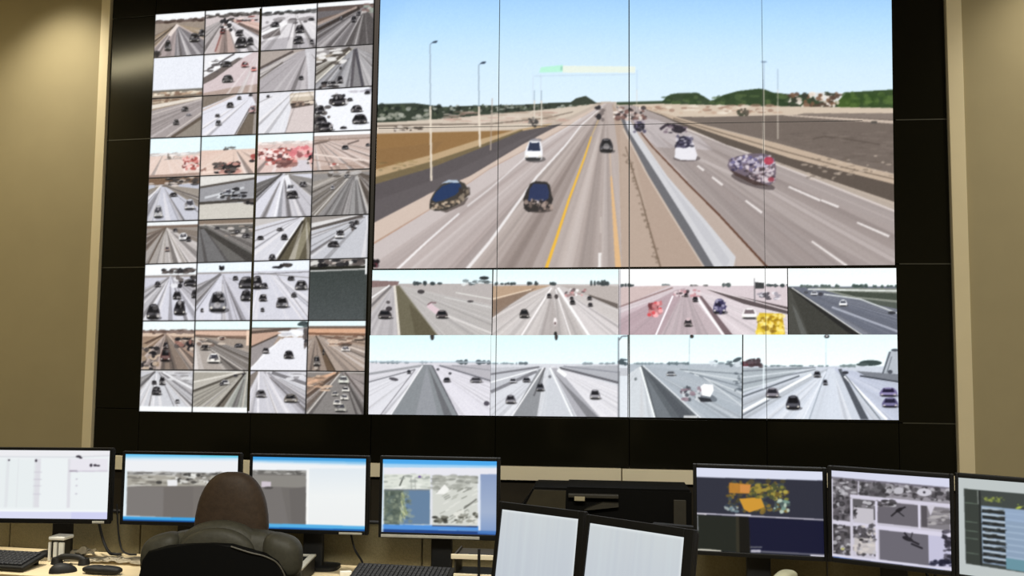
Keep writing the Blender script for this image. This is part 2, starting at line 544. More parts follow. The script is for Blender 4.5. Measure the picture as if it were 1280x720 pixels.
    # median shoulder and barrier
    c.poly([(774, 131), (780, 140), (790, 164), (819, 220), (848, 267), (893, 335), (787, 345), (783, 200)], (176, 156, 142))
    c.poly([(784, 150), (800, 190), (834, 335), (787, 335)], (186, 168, 154), 0.5)
    c.line([(791, 185), (797, 205), (810, 247), (822, 290), (835, 335)], 1.3, (116, 98, 84), 0.8, 2.4)
    for _ in range(50):
        t = c.r.rand()
        c.ell(793 + 40 * t + 2 * c.r.randn(), 194 + 138 * t, 1.8, 1.6, (110, 94, 80), 0.4, n=7)
    c.poly([(779, 134), (786, 141), (797, 162), (846, 230), (915, 335), (889, 335), (848, 267), (819, 220), (790, 164)], (106, 106, 111))
    c.line([(788, 163), (818, 220), (847, 268), (890, 336)], 2.0, (208, 194, 182), 0.8)
    c.poly([(787, 140), (794, 149), (808, 172), (843, 222), (890, 276), (927, 321), (924, 336), (903, 337), (871, 284), (834, 226), (794, 164)], (205, 205, 209))
    c.poly([(808, 175), (843, 226), (890, 283), (920, 325), (914, 336), (880, 286)], (186, 186, 192), 0.6)
    # right carriageway
    c.poly([(784, 134), (800, 134), (838, 146), (877, 168), (980, 209), (1052, 238), (1140, 276), (1140, 345), (926, 345), (927, 321), (890, 276), (843, 222), (808, 172), (794, 149)], (166, 155, 152))
    c.poly([(797, 150), (811, 171), (866, 229), (907, 270), (968, 335), (928, 335), (927, 321), (890, 276), (843, 222), (808, 172)], (184, 168, 158))
    c.poly([(798, 148), (830, 152), (880, 172), (900, 190), (830, 186), (812, 170)], (194, 186, 188), 0.7)
    c.fan((785, 133), 350, 960, 1500, 50, a=0.06, w=0.04)
    c.poly([(830, 170), (960, 260), (1116, 345), (1010, 345), (930, 275)], (140, 128, 126), 0.35)
    c.poly([(880, 180), (1000, 235), (1130, 300), (1130, 320), (980, 240)], (144, 132, 129), 0.45)
    c.line([(804, 160), (824, 185), (866, 229), (907, 270), (966, 334)], 1.7, (92, 60, 46), 0.95, 2.6)
    c.line([(805, 158), (826, 185), (868, 228)], 1.0, (220, 208, 204), 0.6)
    c.line([(880, 200), (965, 238), (1040, 282), (1118, 326)], 3.6, (196, 186, 184), 0.6, 4.6)
    for p_ in (((898, 223), (911, 233)), ((939, 252), (959, 267)), ((1019, 302), (1061, 332)), ((991, 235), (1029, 252)), ((1030, 251.5), (1051, 260)), ((1073, 279), (1111, 296)), ((880, 209), (888, 215))):
        c.line(p_, 2.2, (232, 226, 224), 0.92, 2.8)
    c.line([(852, 158), (877, 168), (980, 209), (1052, 238), (1125, 268)], 1.6, (214, 204, 200), 0.9, 2.4)
    # berm with guard wall
    c.poly([(800, 133), (848, 150), (915, 174), (994, 200), (1140, 237), (1140, 262), (1023, 221), (960, 198), (915, 183), (870, 163), (838, 148)], (94, 84, 77))
    c.poly([(820, 138), (863, 151), (915, 166), (977, 181), (1067, 207), (1140, 226), (1140, 238), (994, 200), (915, 174), (848, 151)], (190, 171, 152))
    c.line([(850, 150), (915, 170), (985, 191), (1060, 212), (1118, 226)], 1.5, (112, 98, 86), 0.8)
    c.clutter(1010, 196, 1118, 226, 60, [(206, 190, 174), (110, 98, 88)], (3, 1), 0.5)
    # lamp posts
    for x, y0, yb, y1 in ((541.5, 57, 135, 228), (604.5, 83, 135, 186)):
        c.line([(x, y0), (x + .4, yb)], 1.5, (150, 166, 178), 0.85)
        c.line([(x + .4, yb), (x + 1.8, y1)], 2.6, (226, 214, 198), 0.95)
        c.line([(x, y0 + .5), (x + 4, y0 - 3)], 1.0, (140, 160, 178))
        c.poly([(x + 1, y0 - 1), (x + 5, y0 - 4), (x + 10, y0 - 4.5), (x + 8, y0 - 1.5)], (62, 76, 92))
    c.line([(622, 125), (620, 190)], 1.8, (180, 166, 154), 0.7)
    for x, y0, y1, a in ((961, 80, 198, .75), (978, 88, 176, .5), (805, 90, 140, .35), (676, 128, 160, .9), (685, 128, 160, .9)):
        c.line([(x, y0), (x, min(y1, 115))], 1.2, (150, 168, 182), a)
        c.line([(x, max(y0, 114)), (x, y1)], 1.8, (216, 206, 192), a)
    c.ell(961, 79.5, 4, 1, (120, 140, 160), 0.8)
    # traffic
    c.clutter(775, 137, 815, 152, 60, [(232, 222, 214), (120, 90, 84), (60, 52, 54), (200, 180, 172)], (3, 2), 0.85)
    c.clutter(668, 150, 682, 160, 14, [(60, 58, 58), (130, 124, 118)], (2, 2), 0.8)
    c.clutter(752, 136, 763, 153, 10, [(44, 42, 46), (120, 110, 108)], (2.4, 2.4), 0.9)
    c.ell(757.5, 148, 3.2, 4, (46, 44, 48)); c.ell(808, 160, 7, 6.5, (48, 46, 60)); c.clutter(802, 153, 815, 167, 20, [(96, 90, 112), (36, 34, 44), (170, 160, 170)], (2, 2), 0.8)
    c.line([(834, 164), (842, 158), (856, 160), (866, 163)], 3.5, (62, 54, 64)); c.ell(857, 164, 9, 4, (50, 44, 54)); c.clutter(836, 157, 866, 168, 18, [(120, 104, 116), (40, 36, 44)], (2.4, 1.2), 0.7)
    c.car(675.5, 190, 23, 26, (236, 236, 240), (44, 54, 78), lean=-0.1); c.ell(678, 177, 8, 2, (120, 120, 128), .7)
    c.car(767, 184, 17, 17, (58, 56, 60), (26, 26, 30)); c.ell(767, 185, 4, 4, (196, 190, 188), .5); c.rect(759, 188.5, 775, 191.5, (26, 24, 26), .8)
    # dark car on the left
    c.poly([(542, 261), (563, 267), (586, 257), (592, 248), (560, 258)], (70, 60, 56), .7)
    c.poly([(541, 257), (542, 251), (547, 242), (556, 233), (566, 228), (578, 227), (587, 231), (591, 238), (590, 247), (580, 256), (563, 264), (548, 265), (541, 262)], (66, 62, 58))
    c.poly([(544, 251), (549, 242), (558, 234), (570, 230), (581, 231), (583, 237), (575, 245), (561, 251), (549, 254)], (38, 58, 96))
    c.poly([(556, 231), (566, 226.5), (577, 227), (580, 230), (566, 230)], (176, 190, 206))
    for k in range(60):
        t = c.r.rand()
        c.ell(543 + 44 * t, 259.5 - 12 * t * t + 3.4 * (c.r.rand() - .5) * 2 - (0 if t > .3 else 1), 2.2 * (.4 + c.r.rand()), 1.5 * (.4 + c.r.rand()), [(206, 188, 168), (120, 106, 92), (60, 52, 48), (182, 160, 136)][k % 4], .75, n=8)
    c.clutter(578, 238, 592, 252, 26, [(60, 52, 48), (150, 136, 120)], (2, 2.4), 0.7)
    # dark car in the middle lane
    c.ell(682, 263, 18, 4, (64, 56, 54), .7)
    c.poly([(663, 262), (662, 250), (666, 240), (671, 231), (678, 228), (692, 229), (696, 233), (698, 245), (700, 250), (697, 260), (690, 265), (668, 266)], (48, 44, 44))
    c.poly([(668, 252), (670, 238), (675, 231), (692, 232), (695, 242), (694, 250), (682, 255)], (40, 52, 88))
    c.clutter(664, 251, 700, 263, 46, [(176, 156, 146), (40, 36, 38), (110, 96, 90), (222, 206, 196)], (2.2, 1.8), 0.75)
    # white car right
    c.ell(867, 200, 17, 4, (90, 82, 84), .7)
    c.poly([(852, 199), (853, 186), (858, 176), (864, 172), (871, 173), (876, 184), (880, 196), (878, 202), (860, 202)], (228, 226, 232))
    c.poly([(853, 186), (856, 176), (863, 172), (871, 174), (874, 184), (866, 187)], (48, 46, 66))
    c.clutter(853, 172, 875, 187, 24, [(92, 88, 110), (36, 34, 48), (210, 206, 214)], (2.2, 1.8), 0.7)
    # crowded pickup with patches of colour
    c.ell(948, 229, 28, 6, (74, 64, 66), .7, rot=0.3)
    c.poly([(917, 209), (919, 201), (930, 197), (945, 194), (962, 194), (974, 200), (976, 212), (975, 228), (968, 233), (952, 230), (934, 222), (920, 215)], (112, 100, 112))
    c.clutter(921, 197, 974, 216, 120, [(96, 90, 130), (190, 182, 200), (58, 52, 78), (140, 130, 160), (222, 214, 224)], (2.3, 1.7), 0.8)
    c.clutter(940, 210, 974, 230, 110, [(196, 186, 190), (70, 60, 66), (120, 100, 106), (220, 206, 210)], (2.1, 1.7), 0.8)
    c.ell(967, 203, 6, 5, (176, 52, 72), .85); c.ell(970, 226, 4, 3, (140, 46, 60), .8)
    c.poly([(920, 214), (952, 228), (968, 234), (950, 233), (926, 221)], (70, 54, 52), .9)
    c.clutter(467, 324, 474, 334, 12, [(30, 26, 30), (120, 60, 70), (90, 84, 90)], (2.4, 2.4), 0.95)
    c.soft, c.gain = 0.2, 1.06
    c.grain(2.0)
    FEEDS.append((c, q, False, 'wide highway picture under a blue sky, largest on the wall'))


def lower(q, lab, seed, sky, hor, ground, vp, wedges, lines, trees, extra):
    """One of the eight medium pictures under the large one; drawing in frame coordinates."""
    x0, x1 = min(q[0][0], q[3][0]), max(q[1][0], q[2][0])
    y0, y1 = min(q[0][1], q[1][1]), max(q[2][1], q[3][1])
    c = Canvas(q, int(x1 - x0) + 2, int(y1 - y0) + 2, 3, ground, seed)
    c.vgrad(x0 - 5, x1 + 5, [(y0 - 4, sky[0]), (hor + 2, sky[1])])
    c.rect(x0 - 5, hor, x1 + 5, y1 + 5, ground)
    for a, b, col in wedges:
        c.poly([vp, (a, y1 + 2), (b, y1 + 2)] if not isinstance(a, tuple) else [vp, a, b], col)
    c.fan(vp, y1 + 3, x0 - 200, x1 + 200, 90, lo=(90, 88, 90), hi=(250, 248, 248), a=0.12, w=0.010)
    for a, b, col, h in trees:
        n = int((b - a) / 3) + 3
        for _ in range(n):
            c.ell(a + (b - a) * c.r.rand(), hor - h * 0.3 * c.r.rand(), 2.5 * (0.4 + c.r.rand()), h * (0.35 + 0.5 * c.r.rand()), col, 0.85, n=9)
    for pts, w, col in lines:
        c.line(pts, w, col, 0.85)
    extra(c)
    c.soft, c.gain = 0.14, 1.14
    c.grain(3.0)
    FEEDS.append((c, q, False, lab))


def lower_feeds():
    D = (60, 68, 70)
    yt = lambda x: 337.8 - (x - 466) * 0.004
    def qa(a, b, ta, tb):
        return [(a, yt(a)), (b, yt(b)), (tb, 418.6), (ta, 419.2)]
    def e(c):
        c.poly([(463, 351), (500, 352), (498, 357), (463, 360)], (132, 112, 110))
        c.poly([(494.5, 358), (500.5, 357), (549, 420), (499, 420)], (108, 103, 86))
        c.poly([(512, 380), (530, 396), (549, 420), (520, 420)], (88, 82, 66), .6)
        c.line([(494, 357), (500, 420)], 3, (212, 206, 198)); c.line([(500, 357), (549, 420)], 1.4, (150, 146, 136))
        c.line([(463, 384), (490, 358)], 3, (96, 92, 94), .7); c.line([(463, 374), (488, 357)], 2, (226, 224, 224))
        c.car(482, 393, 17, 11, (66, 62, 64)); c.ell(487, 386, 4, 3, (70, 66, 70)); c.ell(486, 378, 2.5, 2, (90, 86, 88))
        c.line([(536, 381), (549, 391)], 7, (210, 190, 196)); c.car(553, 393, 15, 10, (70, 64, 66)); c.ell(527, 365, 4.5, 2.6, (74, 70, 72))
        c.line([(535, 381), (540, 378), (546, 379)], 1.5, (120, 96, 100))
        c.line([(560, 395), (614, 416)], 2.5, (206, 202, 200)); c.line([(570, 366), (614, 374)], 1.6, (206, 204, 200)); c.line([(556, 372), (614, 384)], 1.4, (200, 198, 196))
        c.ell(588, 377, 4, 1.4, (84, 80, 82)); c.ell(605, 348, 6, 2.2, (52, 58, 60)); c.ell(608, 353, 4, 2, (60, 64, 66))
        c.clutter(575, 350, 613, 356, 16, [(120, 130, 132), (220, 224, 224), (90, 96, 98)], (3, 1.5), .8)
    lower(qa(466, 615.5, 463.5, 614.5), 'highway picture with an olive median wedge', 11, ((206, 232, 242), (226, 238, 242)), 355, (176, 170, 168), (494, 356),
          [(440, 498, (178, 174, 176)), (549, 800, (178, 174, 172))], [], [(517, 533, D, 4), (540, 552, D, 3)], e)
    def e(c):
        c.poly([(616, 358), (690, 357), (662, 366), (616, 392)], (176, 152, 130)); c.poly([(616, 376), (672, 360), (640, 380), (616, 397)], (126, 108, 96), .8)
        c.line([(616, 374), (665, 362)], 1.6, (214, 196, 176)); c.line([(616, 398), (690, 358)], 2, (206, 200, 198))
        c.poly([(700, 357), (772, 358), (772, 384), (735, 370)], (176, 168, 164)); c.poly([(735, 368), (772, 380), (772, 386), (740, 372)], (104, 96, 92))
        c.line([(652, 420), (690, 360)], 2, (236, 232, 232)); c.line([(737, 420), (698, 360)], 3, (240, 238, 238)); c.line([(714, 420), (695, 362)], 1.6, (228, 224, 224))
        c.poly([(690, 362), (700, 419), (676, 419)], (160, 152, 150), .5)
        c.car(656, 392, 12, 11, (66, 62, 62)); c.car(687, 370, 6, 6, (70, 64, 64)); c.ell(696, 371, 2.4, 3, (76, 70, 70)); c.car(716, 378, 7, 6, (60, 56, 58)); c.car(715, 373, 5, 4, (70, 64, 66)); c.car(737, 373, 6, 5, (66, 62, 62)); c.car(738, 381, 6, 5, (60, 56, 58))
        c.ell(694.5, 402, 2, 5, (236, 230, 230)); c.ell(694.5, 404, 1.4, 2, (120, 104, 104)); c.ell(695, 417, 2, 3, (44, 44, 44))
        c.clutter(706, 362, 735, 370, 22, [(206, 150, 150), (240, 236, 236), (150, 120, 120), (90, 80, 84)], (2, 1.4), .8)
    lower(qa(617, 773, 615.5, 773), 'highway picture with a brown field at its left', 12, ((212, 236, 244), (230, 242, 244)), 355.5, (192, 186, 184), (694, 357),
          [(600, 676, (196, 190, 188)), (676, 737, (182, 176, 174)), (737, 800, (204, 198, 198))], [], [(618, 646, D, 3), (660, 672, D, 4), (688, 696, D, 3), (738, 760, D, 5)], e)
    def e(c):
        c.poly([(774, 360), (840, 357), (774, 384)], (196, 178, 176)); c.line([(774, 384), (842, 360)], 2, (150, 128, 128))
        c.poly([(845, 363), (858, 360), (826, 420), (774, 420), (774, 400)], (166, 146, 152), .6)
        c.line([(820, 420), (842, 370)], 2, (246, 240, 244)); c.poly([(884, 362), (985, 384), (985, 393), (930, 380)], (92, 82, 84)); c.line([(884, 361), (985, 388)], 1.4, (216, 206, 208))
        c.poly([(874, 370), (878, 370), (918, 420), (908, 420)], (116, 100, 104)); c.line([(872, 372), (906, 420)], 3, (240, 236, 238))
        c.ell(819, 387, 7.5, 8.5, (150, 92, 96)); c.clutter(812, 378, 827, 395, 40, [(206, 70, 76), (236, 180, 182), (110, 60, 64), (190, 130, 132)], (2.6, 2.4), .8)
        c.car(861, 403, 10, 10, (84, 76, 78)); c.ell(861, 399, 3, 2, (200, 180, 184)); c.car(870, 374, 7, 7, (54, 48, 54)); c.car(858, 369, 6, 5, (80, 68, 70))
        c.car(900, 383, 16, 18, (92, 88, 116), (34, 32, 52)); c.clutter(894, 376, 907, 391, 18, [(60, 56, 90), (180, 176, 196)], (2, 2), .7)
        c.car(937, 392, 19, 13, (230, 226, 226), (120, 108, 112)); c.clutter(842, 363, 876, 371, 26, [(70, 60, 64), (220, 206, 208), (190, 140, 146)], (2, 1.6), .8)
        c.poly([(949, 391), (977, 392), (981, 418), (945, 418)], (206, 178, 62)); c.clutter(948, 395, 978, 417, 70, [(232, 206, 84), (176, 140, 34), (244, 226, 150), (140, 110, 40)], (3, 2.6), .75)
        c.line([(943, 348), (943.5, 378)], 1.2, (110, 108, 112)); c.poly([(944, 353), (955, 354), (955, 361), (944, 361)], (64, 66, 68)); c.clutter(950, 366, 972, 374, 20, [(150, 146, 156), (70, 66, 74), (230, 228, 232)], (3, 1.6), .8)
        c.rect(774, 337, 776.5, 420, (150, 150, 156), .6)
    lower([(773.5, yt(774)), (983.5, yt(983)), (984.5, 418.3), (773.5, 418.6)], 'pinkish highway picture with a yellow block in its corner', 13, ((244, 249, 251), (248, 246, 246)), 357.5, (204, 192, 196), (857, 361),
          [(700, 820, (190, 172, 178)), (820, 906, (184, 170, 174)), (918, 1100, (210, 200, 204))], [], [(777, 796, D, 3), (828, 838, (120, 128, 130), 3), (865, 885, (120, 118, 118), 2), (902, 914, (90, 98, 98), 4), (960, 984, D, 3)], e)
    def e(c):
        c.poly([(984, 360), (987, 359), (1078, 420), (984, 420)], (66, 66, 62)); c.poly([(990, 366), (1012, 420), (984, 420), (984, 360)], (82, 82, 78), .7)
        c.poly([(996, 388), (1010, 420), (1002, 420), (990, 380)], (110, 112, 110), .6)
        c.poly([(988, 361), (992, 360), (1080, 420), (1066, 420)], (44, 44, 44)); c.line([(990, 360), (1080, 420)], 1.3, (220, 220, 218))
        c.poly([(1020, 360), (1125, 361), (1125, 386), (1060, 372)], (132, 136, 128)); c.poly([(1040, 364), (1125, 367), (1125, 376), (1070, 371)], (72, 78, 70)); c.poly([(1070, 373), (1125, 379), (1125, 387), (1090, 380)], (84, 90, 84))
        c.line([(1030, 368), (1075, 374), (1125, 393)], 1.8, (196, 200, 202)); c.line([(1010, 362), (1125, 364)], 1.8, (214, 218, 214)); c.line([(1040, 384), (1122, 414)], 2.6, (160, 164, 176))
        c.car(1018, 367, 9, 5, (206, 208, 214), (70, 72, 80)); c.ell(1026, 368, 3, 2.4, (70, 70, 78)); c.car(1054, 379, 10, 8, (226, 228, 232), (90, 94, 104)); c.ell(1114, 391, 5, 2, (60, 62, 68)); c.ell(1008, 366, 3, 1.6, (80, 82, 88))
    lower([(984.6, yt(985)), (1119.8, yt(1120)), (1121.3, 418.3), (985.5, 418.3)], 'dark highway picture at the right edge of the wall', 14, ((226, 242, 248), (240, 248, 250)), 358.5, (108, 112, 122), (987, 359),
          [(1078, 1500, (104, 108, 120))], [], [(1000, 1050, (84, 96, 92), 3), (1056, 1120, (70, 84, 80), 3.4)], e)
    def yb(x): return 517.8 + (x - 461) * 0.0109
    def qb(a, b, ta, tb):
        return [(a, 419.25), (b, 418.7), (tb, yb(tb)), (ta, yb(ta))]
    def e(c):
        c.line([(460, 468), (530, 457)], 3, (130, 132, 136), .7); c.line([(460, 478), (520, 462)], 1.6, (90, 90, 96), .7); c.line([(460, 452.5), (612, 453)], 2, (176, 188, 196), .8)
        c.poly([(530, 456), (540, 456), (572, 520), (489, 520)], (134, 138, 142)); c.poly([(534, 458), (548, 520), (520, 520)], (150, 152, 158), .7); c.poly([(536, 458), (566, 520), (556, 520)], (96, 96, 100), .7)
        c.line([(529, 457), (488, 520)], 1.6, (232, 232, 234)); c.line([(541, 457), (573, 520)], 1.4, (90, 90, 96)); c.line([(475, 520), (520, 462)], 1.0, (120, 118, 124))
        c.poly([(545, 457), (613, 456), (613, 478), (575, 466)], (176, 174, 180)); c.line([(550, 457), (613, 476)], 1.6, (110, 110, 118)); c.line([(565, 457), (613, 463)], 1.4, (150, 150, 156))
        c.ell(493, 474, 6, 2, (84, 82, 88), rot=.2); c.car(512, 465, 5, 5, (70, 70, 76)); c.car(559, 475, 9, 6, (70, 68, 74)); c.car(595, 475, 15, 7, (110, 108, 114), (44, 44, 50)); c.ell(608, 504, 3.5, 3, (84, 80, 90)); c.ell(548, 462, 2, 1.6, (80, 80, 86)); c.ell(563, 467, 2, 1.6, (80, 80, 86)); c.ell(541, 421, 2.5, 5, (60, 58, 56))
    lower(qb(462.5, 613.8, 460.8, 612.5), 'bright highway picture with a grey middle lane at the lower left', 21, ((208, 236, 248), (228, 244, 250)), 453.5, (208, 207, 213), (535, 455),
          [(300, 488, (212, 212, 218)), (573, 900, (214, 212, 220))], [], [(462, 510, (104, 118, 124), 2.6), (525, 540, (130, 140, 146), 2), (571, 584, (74, 82, 86), 4), (596, 613, (74, 82, 88), 4)], e)
    def e(c):
        c.poly([(614, 460), (680, 458), (650, 474), (614, 490)], (186, 188, 194)); c.line([(614, 468), (675, 459)], 2.4, (104, 104, 110), .8); c.line([(614, 490), (672, 464)], 4, (112, 112, 118), .8); c.line([(614, 478), (672, 462)], 1.6, (232, 234, 236))
        c.poly([(674, 462), (682, 460), (672, 520), (640, 520)], (140, 142, 146)); c.line([(680, 460), (640, 521)], 1.6, (236, 236, 238)); c.line([(682, 460), (668, 495)], 2, (104, 104, 108))
        c.poly([(690, 460), (697, 460), (750, 521), (722, 521)], (168, 168, 174)); c.poly([(692, 464), (706, 480), (748, 521), (734, 521)], (108, 108, 112), .7); c.line([(688, 460), (716, 520)], 2, (236, 238, 240))
        c.poly([(702, 458), (775, 457), (775, 477), (735, 468)], (170, 172, 178)); c.line([(700, 460), (775, 479)], 3, (104, 104, 110)); c.line([(705, 458), (775, 466)], 1.6, (140, 142, 150))
        c.car(639, 499, 13, 11, (112, 110, 116), (40, 40, 46)); c.car(676, 484, 10, 10, (74, 74, 80)); c.car(659, 475, 10, 6, (84, 84, 90)); c.car(642, 476, 9, 6, (150, 150, 156)); c.car(744, 493, 13, 12, (128, 126, 132), (36, 36, 42)); c.line([(698, 462), (708, 470)], 5, (236, 238, 240)); c.ell(696, 421, 2, 5, (60, 58, 56)); c.ell(688, 471, 2, 2, (120, 120, 126))
        c.rect(773.2, 424, 784.2, 522, (214, 220, 226), .85); c.rect(773.2, 424, 784.2, 452, (226, 244, 250), .9); c.clutter(774, 450, 784, 456, 10, [(74, 86, 92)], (3, 1.8)); c.rect(774, 460, 784, 470, (180, 182, 188), .8)
        c.line([(773, 422), (773, 522)], 1.4, (96, 98, 104)); c.line([(773, 426), (777, 421), (784, 420.5)], 1.6, (110, 112, 116))
    lower([(614, 419.0), (784.4, 418.6), (784.4, yb(784)), (613, yb(613))], 'bright highway picture with several lanes meeting below a pale sky', 22, ((208, 238, 248), (226, 244, 250)), 455, (206, 208, 214), (688, 457),
          [(560, 640, (206, 208, 214)), (672, 722, (196, 199, 205)), (750, 900, (214, 213, 218))], [], [(616, 660, (140, 152, 158), 2), (650, 660, (100, 110, 116), 3), (730, 772, (140, 150, 156), 2.4)], e)
    def e(c):
        c.poly([(801, 458), (804, 457), (874, 522), (818, 522)], (96, 101, 106)); c.poly([(808, 470), (840, 522), (822, 522)], (124, 130, 136), .6); c.poly([(806, 462), (868, 522), (850, 522)], (80, 84, 90), .7)
        c.line([(801, 459), (819, 522)], 2, (236, 240, 240)); c.line([(804, 457), (876, 522)], 1.6, (214, 218, 222)); c.rect(855, 519, 872, 523, (220, 222, 222), .8)
        c.poly([(830, 460), (928, 462), (928, 480), (880, 470)], (176, 184, 190), .8)
        for k in range(6):
            c.line([(850 + 6 * k, 462 + 2 * k), (928, 468 + 8 * k)], 1.6, [(122, 130, 138), (206, 212, 216)][k % 2], .8)
        c.ell(883, 496, 14, 5, (90, 96, 104), .7, rot=.3); c.line([(854, 486), (872, 494)], 7, (136, 146, 152)); c.clutter(852, 484, 880, 500, 40, [(70, 74, 82), (206, 210, 214), (140, 120, 130)], (2.6, 2), .8)
        c.poly([(876, 483), (880, 480), (891, 481), (892, 488), (888, 496), (878, 494)], (244, 246, 248)); c.poly([(872, 496), (888, 498), (890, 502), (876, 502)], (52, 54, 60))
        c.car(839, 467, 12, 6, (150, 154, 160), (70, 74, 80)); c.ell(795, 474, 1.8, 2, (120, 126, 130)); c.clutter(918, 466, 928, 488, 14, [(90, 98, 106)], (2.4, 1.4), .6); c.ell(865, 421, 2.5, 2.5, (56, 54, 52))
        c.line([(862, 423), (862, 464)], .8, (160, 176, 184), .8); c.clutter(888, 452, 928, 458, 18, [(120, 132, 140), (206, 214, 220), (84, 94, 100)], (3.4, 1.6), .8); c.ell(921, 450, 6, 2.4, (80, 90, 96), rot=-.4)
    lower([(785.8, 418.6), (927.6, 418.4), (926.8, yb(927)), (785, yb(785))], 'highway picture with a dark median and a white truck', 23, ((214, 240, 248), (232, 246, 250)), 455, (172, 180, 188), (802, 457),
          [(700, 819, (200, 205, 210)), (876, 1300, (166, 174, 182))], [], [(790, 830, (130, 144, 150), 2), (830, 862, (100, 114, 120), 3)], e)
    def e(c):
        c.poly([(928, 460), (1010, 459), (970, 476), (928, 492)], (166, 174, 180))
        for k in range(4):
            c.line([(928, 464 + 8 * k), (1020, 460 + 1.2 * k)], 2, [(120, 126, 134), (206, 212, 218)][k % 2], .8)
        c.line([(928, 514), (966, 494), (1015, 468)], 3.2, (240, 244, 248)); c.line([(928, 496), (1000, 470)], 2, (104, 110, 118)); c.line([(928, 519), (962, 500)], 1.2, (104, 110, 118))
        c.poly([(1030, 468), (1036, 460), (1044, 460), (1052, 524), (1012, 524)], (206, 212, 222), .7); c.line([(1034, 462), (1012, 524)], 1.6, (160, 168, 178)); c.line([(1033, 464), (1004, 524)], 1.4, (226, 230, 238))
        c.poly([(1048, 462), (1052, 461), (1086, 524), (1076, 524)], (84, 88, 96)); c.line([(1056, 470), (1108, 524)], 3, (246, 248, 252)); c.line([(1052, 463), (1100, 524)], 1.6, (120, 126, 134))
        c.poly([(1070, 464), (1125, 468), (1125, 479), (1085, 472)], (120, 124, 132)); c.line([(1075, 470), (1125, 478)], 1.8, (64, 68, 76))
        c.car(966, 491, 17, 12, (112, 108, 116), (40, 40, 48)); c.car(992, 503, 18, 17, (62, 62, 70), (26, 26, 32)); c.car(1022, 468, 9, 8, (84, 86, 92)); c.car(1032, 478, 6, 7, (90, 92, 100)); c.ell(1057, 466, 4, 2, (60, 62, 70))
        c.car(1110, 490, 22, 11, (120, 112, 150), (40, 36, 60)); c.car(1112, 503, 20, 12, (96, 92, 126), (40, 38, 60))
        c.poly([(1102, 467), (1110, 440), (1123, 437), (1123, 467)], (174, 180, 188)); c.line([(1103, 467), (1112, 440)], 2, (92, 98, 106)); c.line([(1108, 466), (1114, 446)], 1.2, (110, 116, 124)); c.ell(1112, 465, 3, 2.4, (80, 84, 92)); c.ell(1118, 438, 5, 1.6, (72, 78, 86))
        c.poly([(928, 452), (950, 452), (952, 458), (928, 458)], (104, 62, 70)); c.clutter(930, 450, 952, 458, 16, [(70, 60, 64), (96, 86, 92)], (3.5, 2), .8); c.ell(1088, 454, 14, 3.6, (64, 76, 76)); c.ell(1078, 456, 8, 2, (80, 92, 92))
        c.line([(955.5, 424), (955, 486)], 2, (226, 236, 240), .8); c.line([(1033, 423), (1033, 458)], .8, (170, 186, 194), .8); c.ell(1034, 421, 3.4, 2.4, (60, 60, 62)); c.ell(1034, 420.5, 1.4, 1, (220, 220, 220))
    lower([(929, 418.4), (1121.2, 418.3), (1123, yb(1123)), (928.4, yb(928))], 'highway picture with lane lines fanning out at the lower right corner', 24, ((218, 242, 250), (236, 248, 251)), 458, (196, 202, 212), (1040, 459),
          [(850, 928, (180, 186, 194)), (940, 1012, (204, 210, 220)), (1110, 1400, (186, 192, 208))], [], [(955, 1035, (120, 134, 138), 1.8), (1050, 1075, (120, 134, 136), 2.6)], e)


# the 36 small pictures: outline in frame coordinates, drawing in unit coordinates
ROWL = [18, 72.6, 124, 173.2, 223, 277.6, 330.4, 401.2, 462.2, 514.6]
ROWR = [-1.2, 55.5, 108, 162.8, 211.2, 268, 322.6, 400.4, 464.4, 518.6]


def cross(r, col):
    """Corner of the grid of small pictures: row line r, column line col."""
    yl, yr = ROWL[r], ROWR[r]
    top, bot = [195, 257.4, 327.4, 397, 470.3], [174, 240.6, 310, 382.4, 457.6]
    y = yl + (yr - yl) * (0, .24, .5, .75, 1)[col]
    for _ in range(2):
        t = (y - 10) / 507
        x = top[col] + (bot[col] - top[col]) * t
        xl, xr = top[0] + (bot[0] - top[0]) * t, top[4] + (bot[4] - top[4]) * t
        y = yl + (yr - yl) * (x - xl) / (xr - xl)
    return (x, y)


